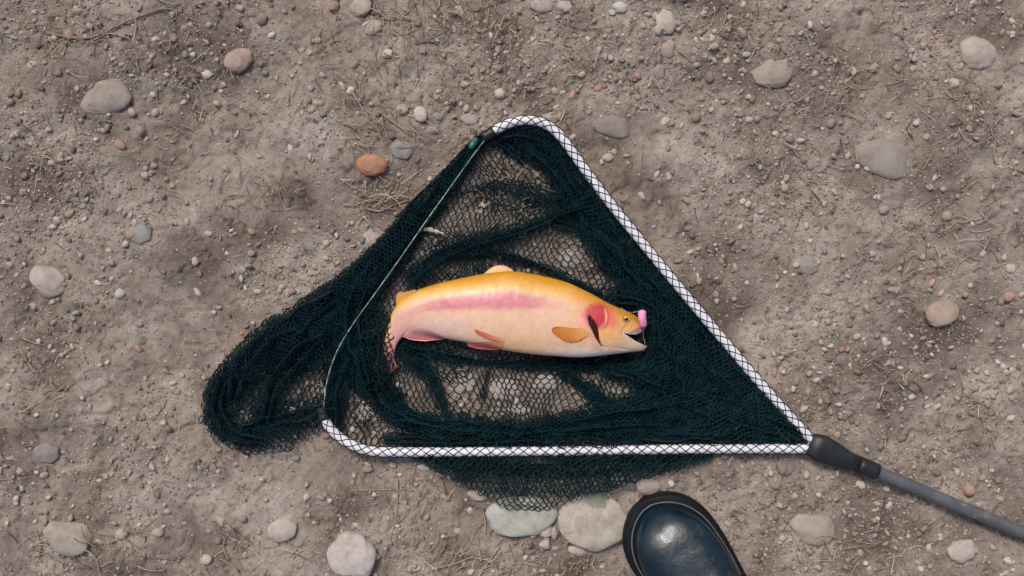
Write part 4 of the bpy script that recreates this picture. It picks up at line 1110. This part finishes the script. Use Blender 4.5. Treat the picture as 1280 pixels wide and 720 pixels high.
# bulge under the bar
fold([(520, 572), (560, 580), (620, 584), (690, 585), (760, 582), (830, 577), (890, 571)], [8, 16, 22, 24, 22, 16, 8], 61, 2, 0.014, tight=0.6)
band([(520, 574), (570, 590), (630, 604), (690, 606), (760, 598), (830, 584), (890, 572)], [10, 26, 44, 46, 36, 26, 8], 62, 1, 0.012)
V, F = join_np(net_parts)
nb = mesh_np('net_bag', V, F, M_net, smooth=False); nz_(nb)
print('net threads', len(F) // 3)

# ------------------------------------------------------------------ boot
boot = empty('boot', (*W(905, 763)[:2], 0.0))
tag(boot, 'dark glossy rubber boot with thick black welt pointing at the beige flat stone', 'boot')
def loft(name, secs, mat, n=48, ex=0.8):
    """secs: (distance from toe, half width, z bottom, z top, sideways) along the boot axis"""
    secs = catmull(secs, 60)
    Vv = []
    for (d, hw_, zb, zt, sh) in secs:
        for k in range(n):
            a_ = 2 * math.pi * k / n; c_, s_ = math.cos(a_), math.sin(a_)
            cc = math.copysign(abs(c_) ** ex, c_); s2 = math.copysign(abs(s_) ** ex, s_)
            Vv.append((d, sh + hw_ * cc, (zb + zt) / 2 + (zt - zb) / 2 * s2))
    Vv = np.array(Vv); m = len(secs)
    i = np.arange(m - 1)[:, None] * n; j_ = np.arange(n)[None, :]
    F = np.stack([i + j_, i + (j_ + 1) % n, i + n + (j_ + 1) % n, i + n + j_], -1).reshape(-1, 4)
    caps = []
    nv_ = len(Vv)
    Vv = np.vstack([Vv, Vv[:n].mean(0), Vv[-n:].mean(0)])
    for q in range(0, n, 2):
        caps.append([nv_, (q + 2) % n, q + 1, q]); caps.append([nv_ + 1, nv_ - n + q, nv_ - n + q + 1, nv_ - n + (q + 2) % n])
    F = np.vstack([F, np.array(caps)])
    return Vv, F
tip = W(803, 627, 0.02); bd = Vector((0.58, -0.815, 0)).normalized(); bs_ = Vector((bd.y * -1, bd.x, 0))
def place(Vv): return np.array(tip)[None, :] * np.array([1, 1, 0]) + Vv[:, :1] * np.array(bd) + Vv[:, 1:2] * np.array(bs_) + Vv[:, 2:] * np.array([0, 0, 1.0])
def bt(o): o.parent = boot; o.matrix_parent_inverse = Matrix.Translation(-Vector(boot.location)); return o
def halfw(d, full=0.072, L=0.30):
    q = np.clip(d / 0.085, 0, 1)
    r = full * np.sqrt(1 - (1 - q) ** 2.2)
    q2 = np.clip((L - d) / 0.05, 0, 1)
    return max(0.004, r * np.sqrt(max(0, 1 - (1 - q2) ** 2.4)) * (1 - 0.14 * math.exp(-((d - 0.19) / 0.05) ** 2)))
ds = [0, 0.003, 0.008, 0.016, 0.03, 0.05, 0.075, 0.11, 0.15, 0.19, 0.23, 0.265, 0.285, 0.295, 0.299]
Vv, F = loft('s', [(d, halfw(d), -0.006, 0.026, 0) for d in ds], M_rubber, ex=0.45)
bt(mesh_np('sole', place(Vv), F, M_rubber))
ins = 0.013
ds2 = [0, 0.003, 0.008, 0.016, 0.03, 0.05, 0.075, 0.11, 0.145, 0.175]
tp = [0.030, 0.040, 0.050, 0.060, 0.070, 0.077, 0.083, 0.092, 0.106, 0.120]
Vv, F = loft('u', [(d + ins, max(0.004, halfw(d + ins * 0.15) - ins), 0.020, z_, 0) for d, z_ in zip(ds2, tp)], M_upper, ex=0.85)
Vv[:, 2] += 0.0022 * fbm(Vv[:, 0] * 30, Vv[:, 1] * 30, 3, 2)
bt(mesh_np('upper', place(Vv), F, M_upper))
# shaft round the ankle, outside the frame
ringv = []
for zq in np.linspace(0.02, 0.26, 14):
    for k in range(40):
        a_ = 2 * math.pi * k / 40
        ringv.append((0.225 + 0.064 * math.cos(a_) * (1 + 0.1 * zq), 0.055 * math.sin(a_), zq))
ringv = np.array(ringv)
i = np.arange(13)[:, None] * 40; j_ = np.arange(40)[None, :]
F = np.stack([i + j_, i + (j_ + 1) % 40, i + 40 + (j_ + 1) % 40, i + 40 + j_], -1).reshape(-1, 4)
bt(mesh_np('shaft', place(ringv), F, M_upper))
# welt seam: a thin raised line where the upper meets the sole
sm = []
for sgn in (1, -1):
    for d in (np.linspace(0.0, 1, 60) ** 1.8 * 0.16)[:: -1 if sgn == 1 else 1]:
        sm.append((d + ins * 0.72, sgn * max(0.0, halfw(d + ins * 0.15) - ins * 0.72), 0.0295))
sm = place(np.array(sm))
V, F = tube_np(sm, 0.0013, 8); bt(mesh_np('seam', V, F, M_seam))
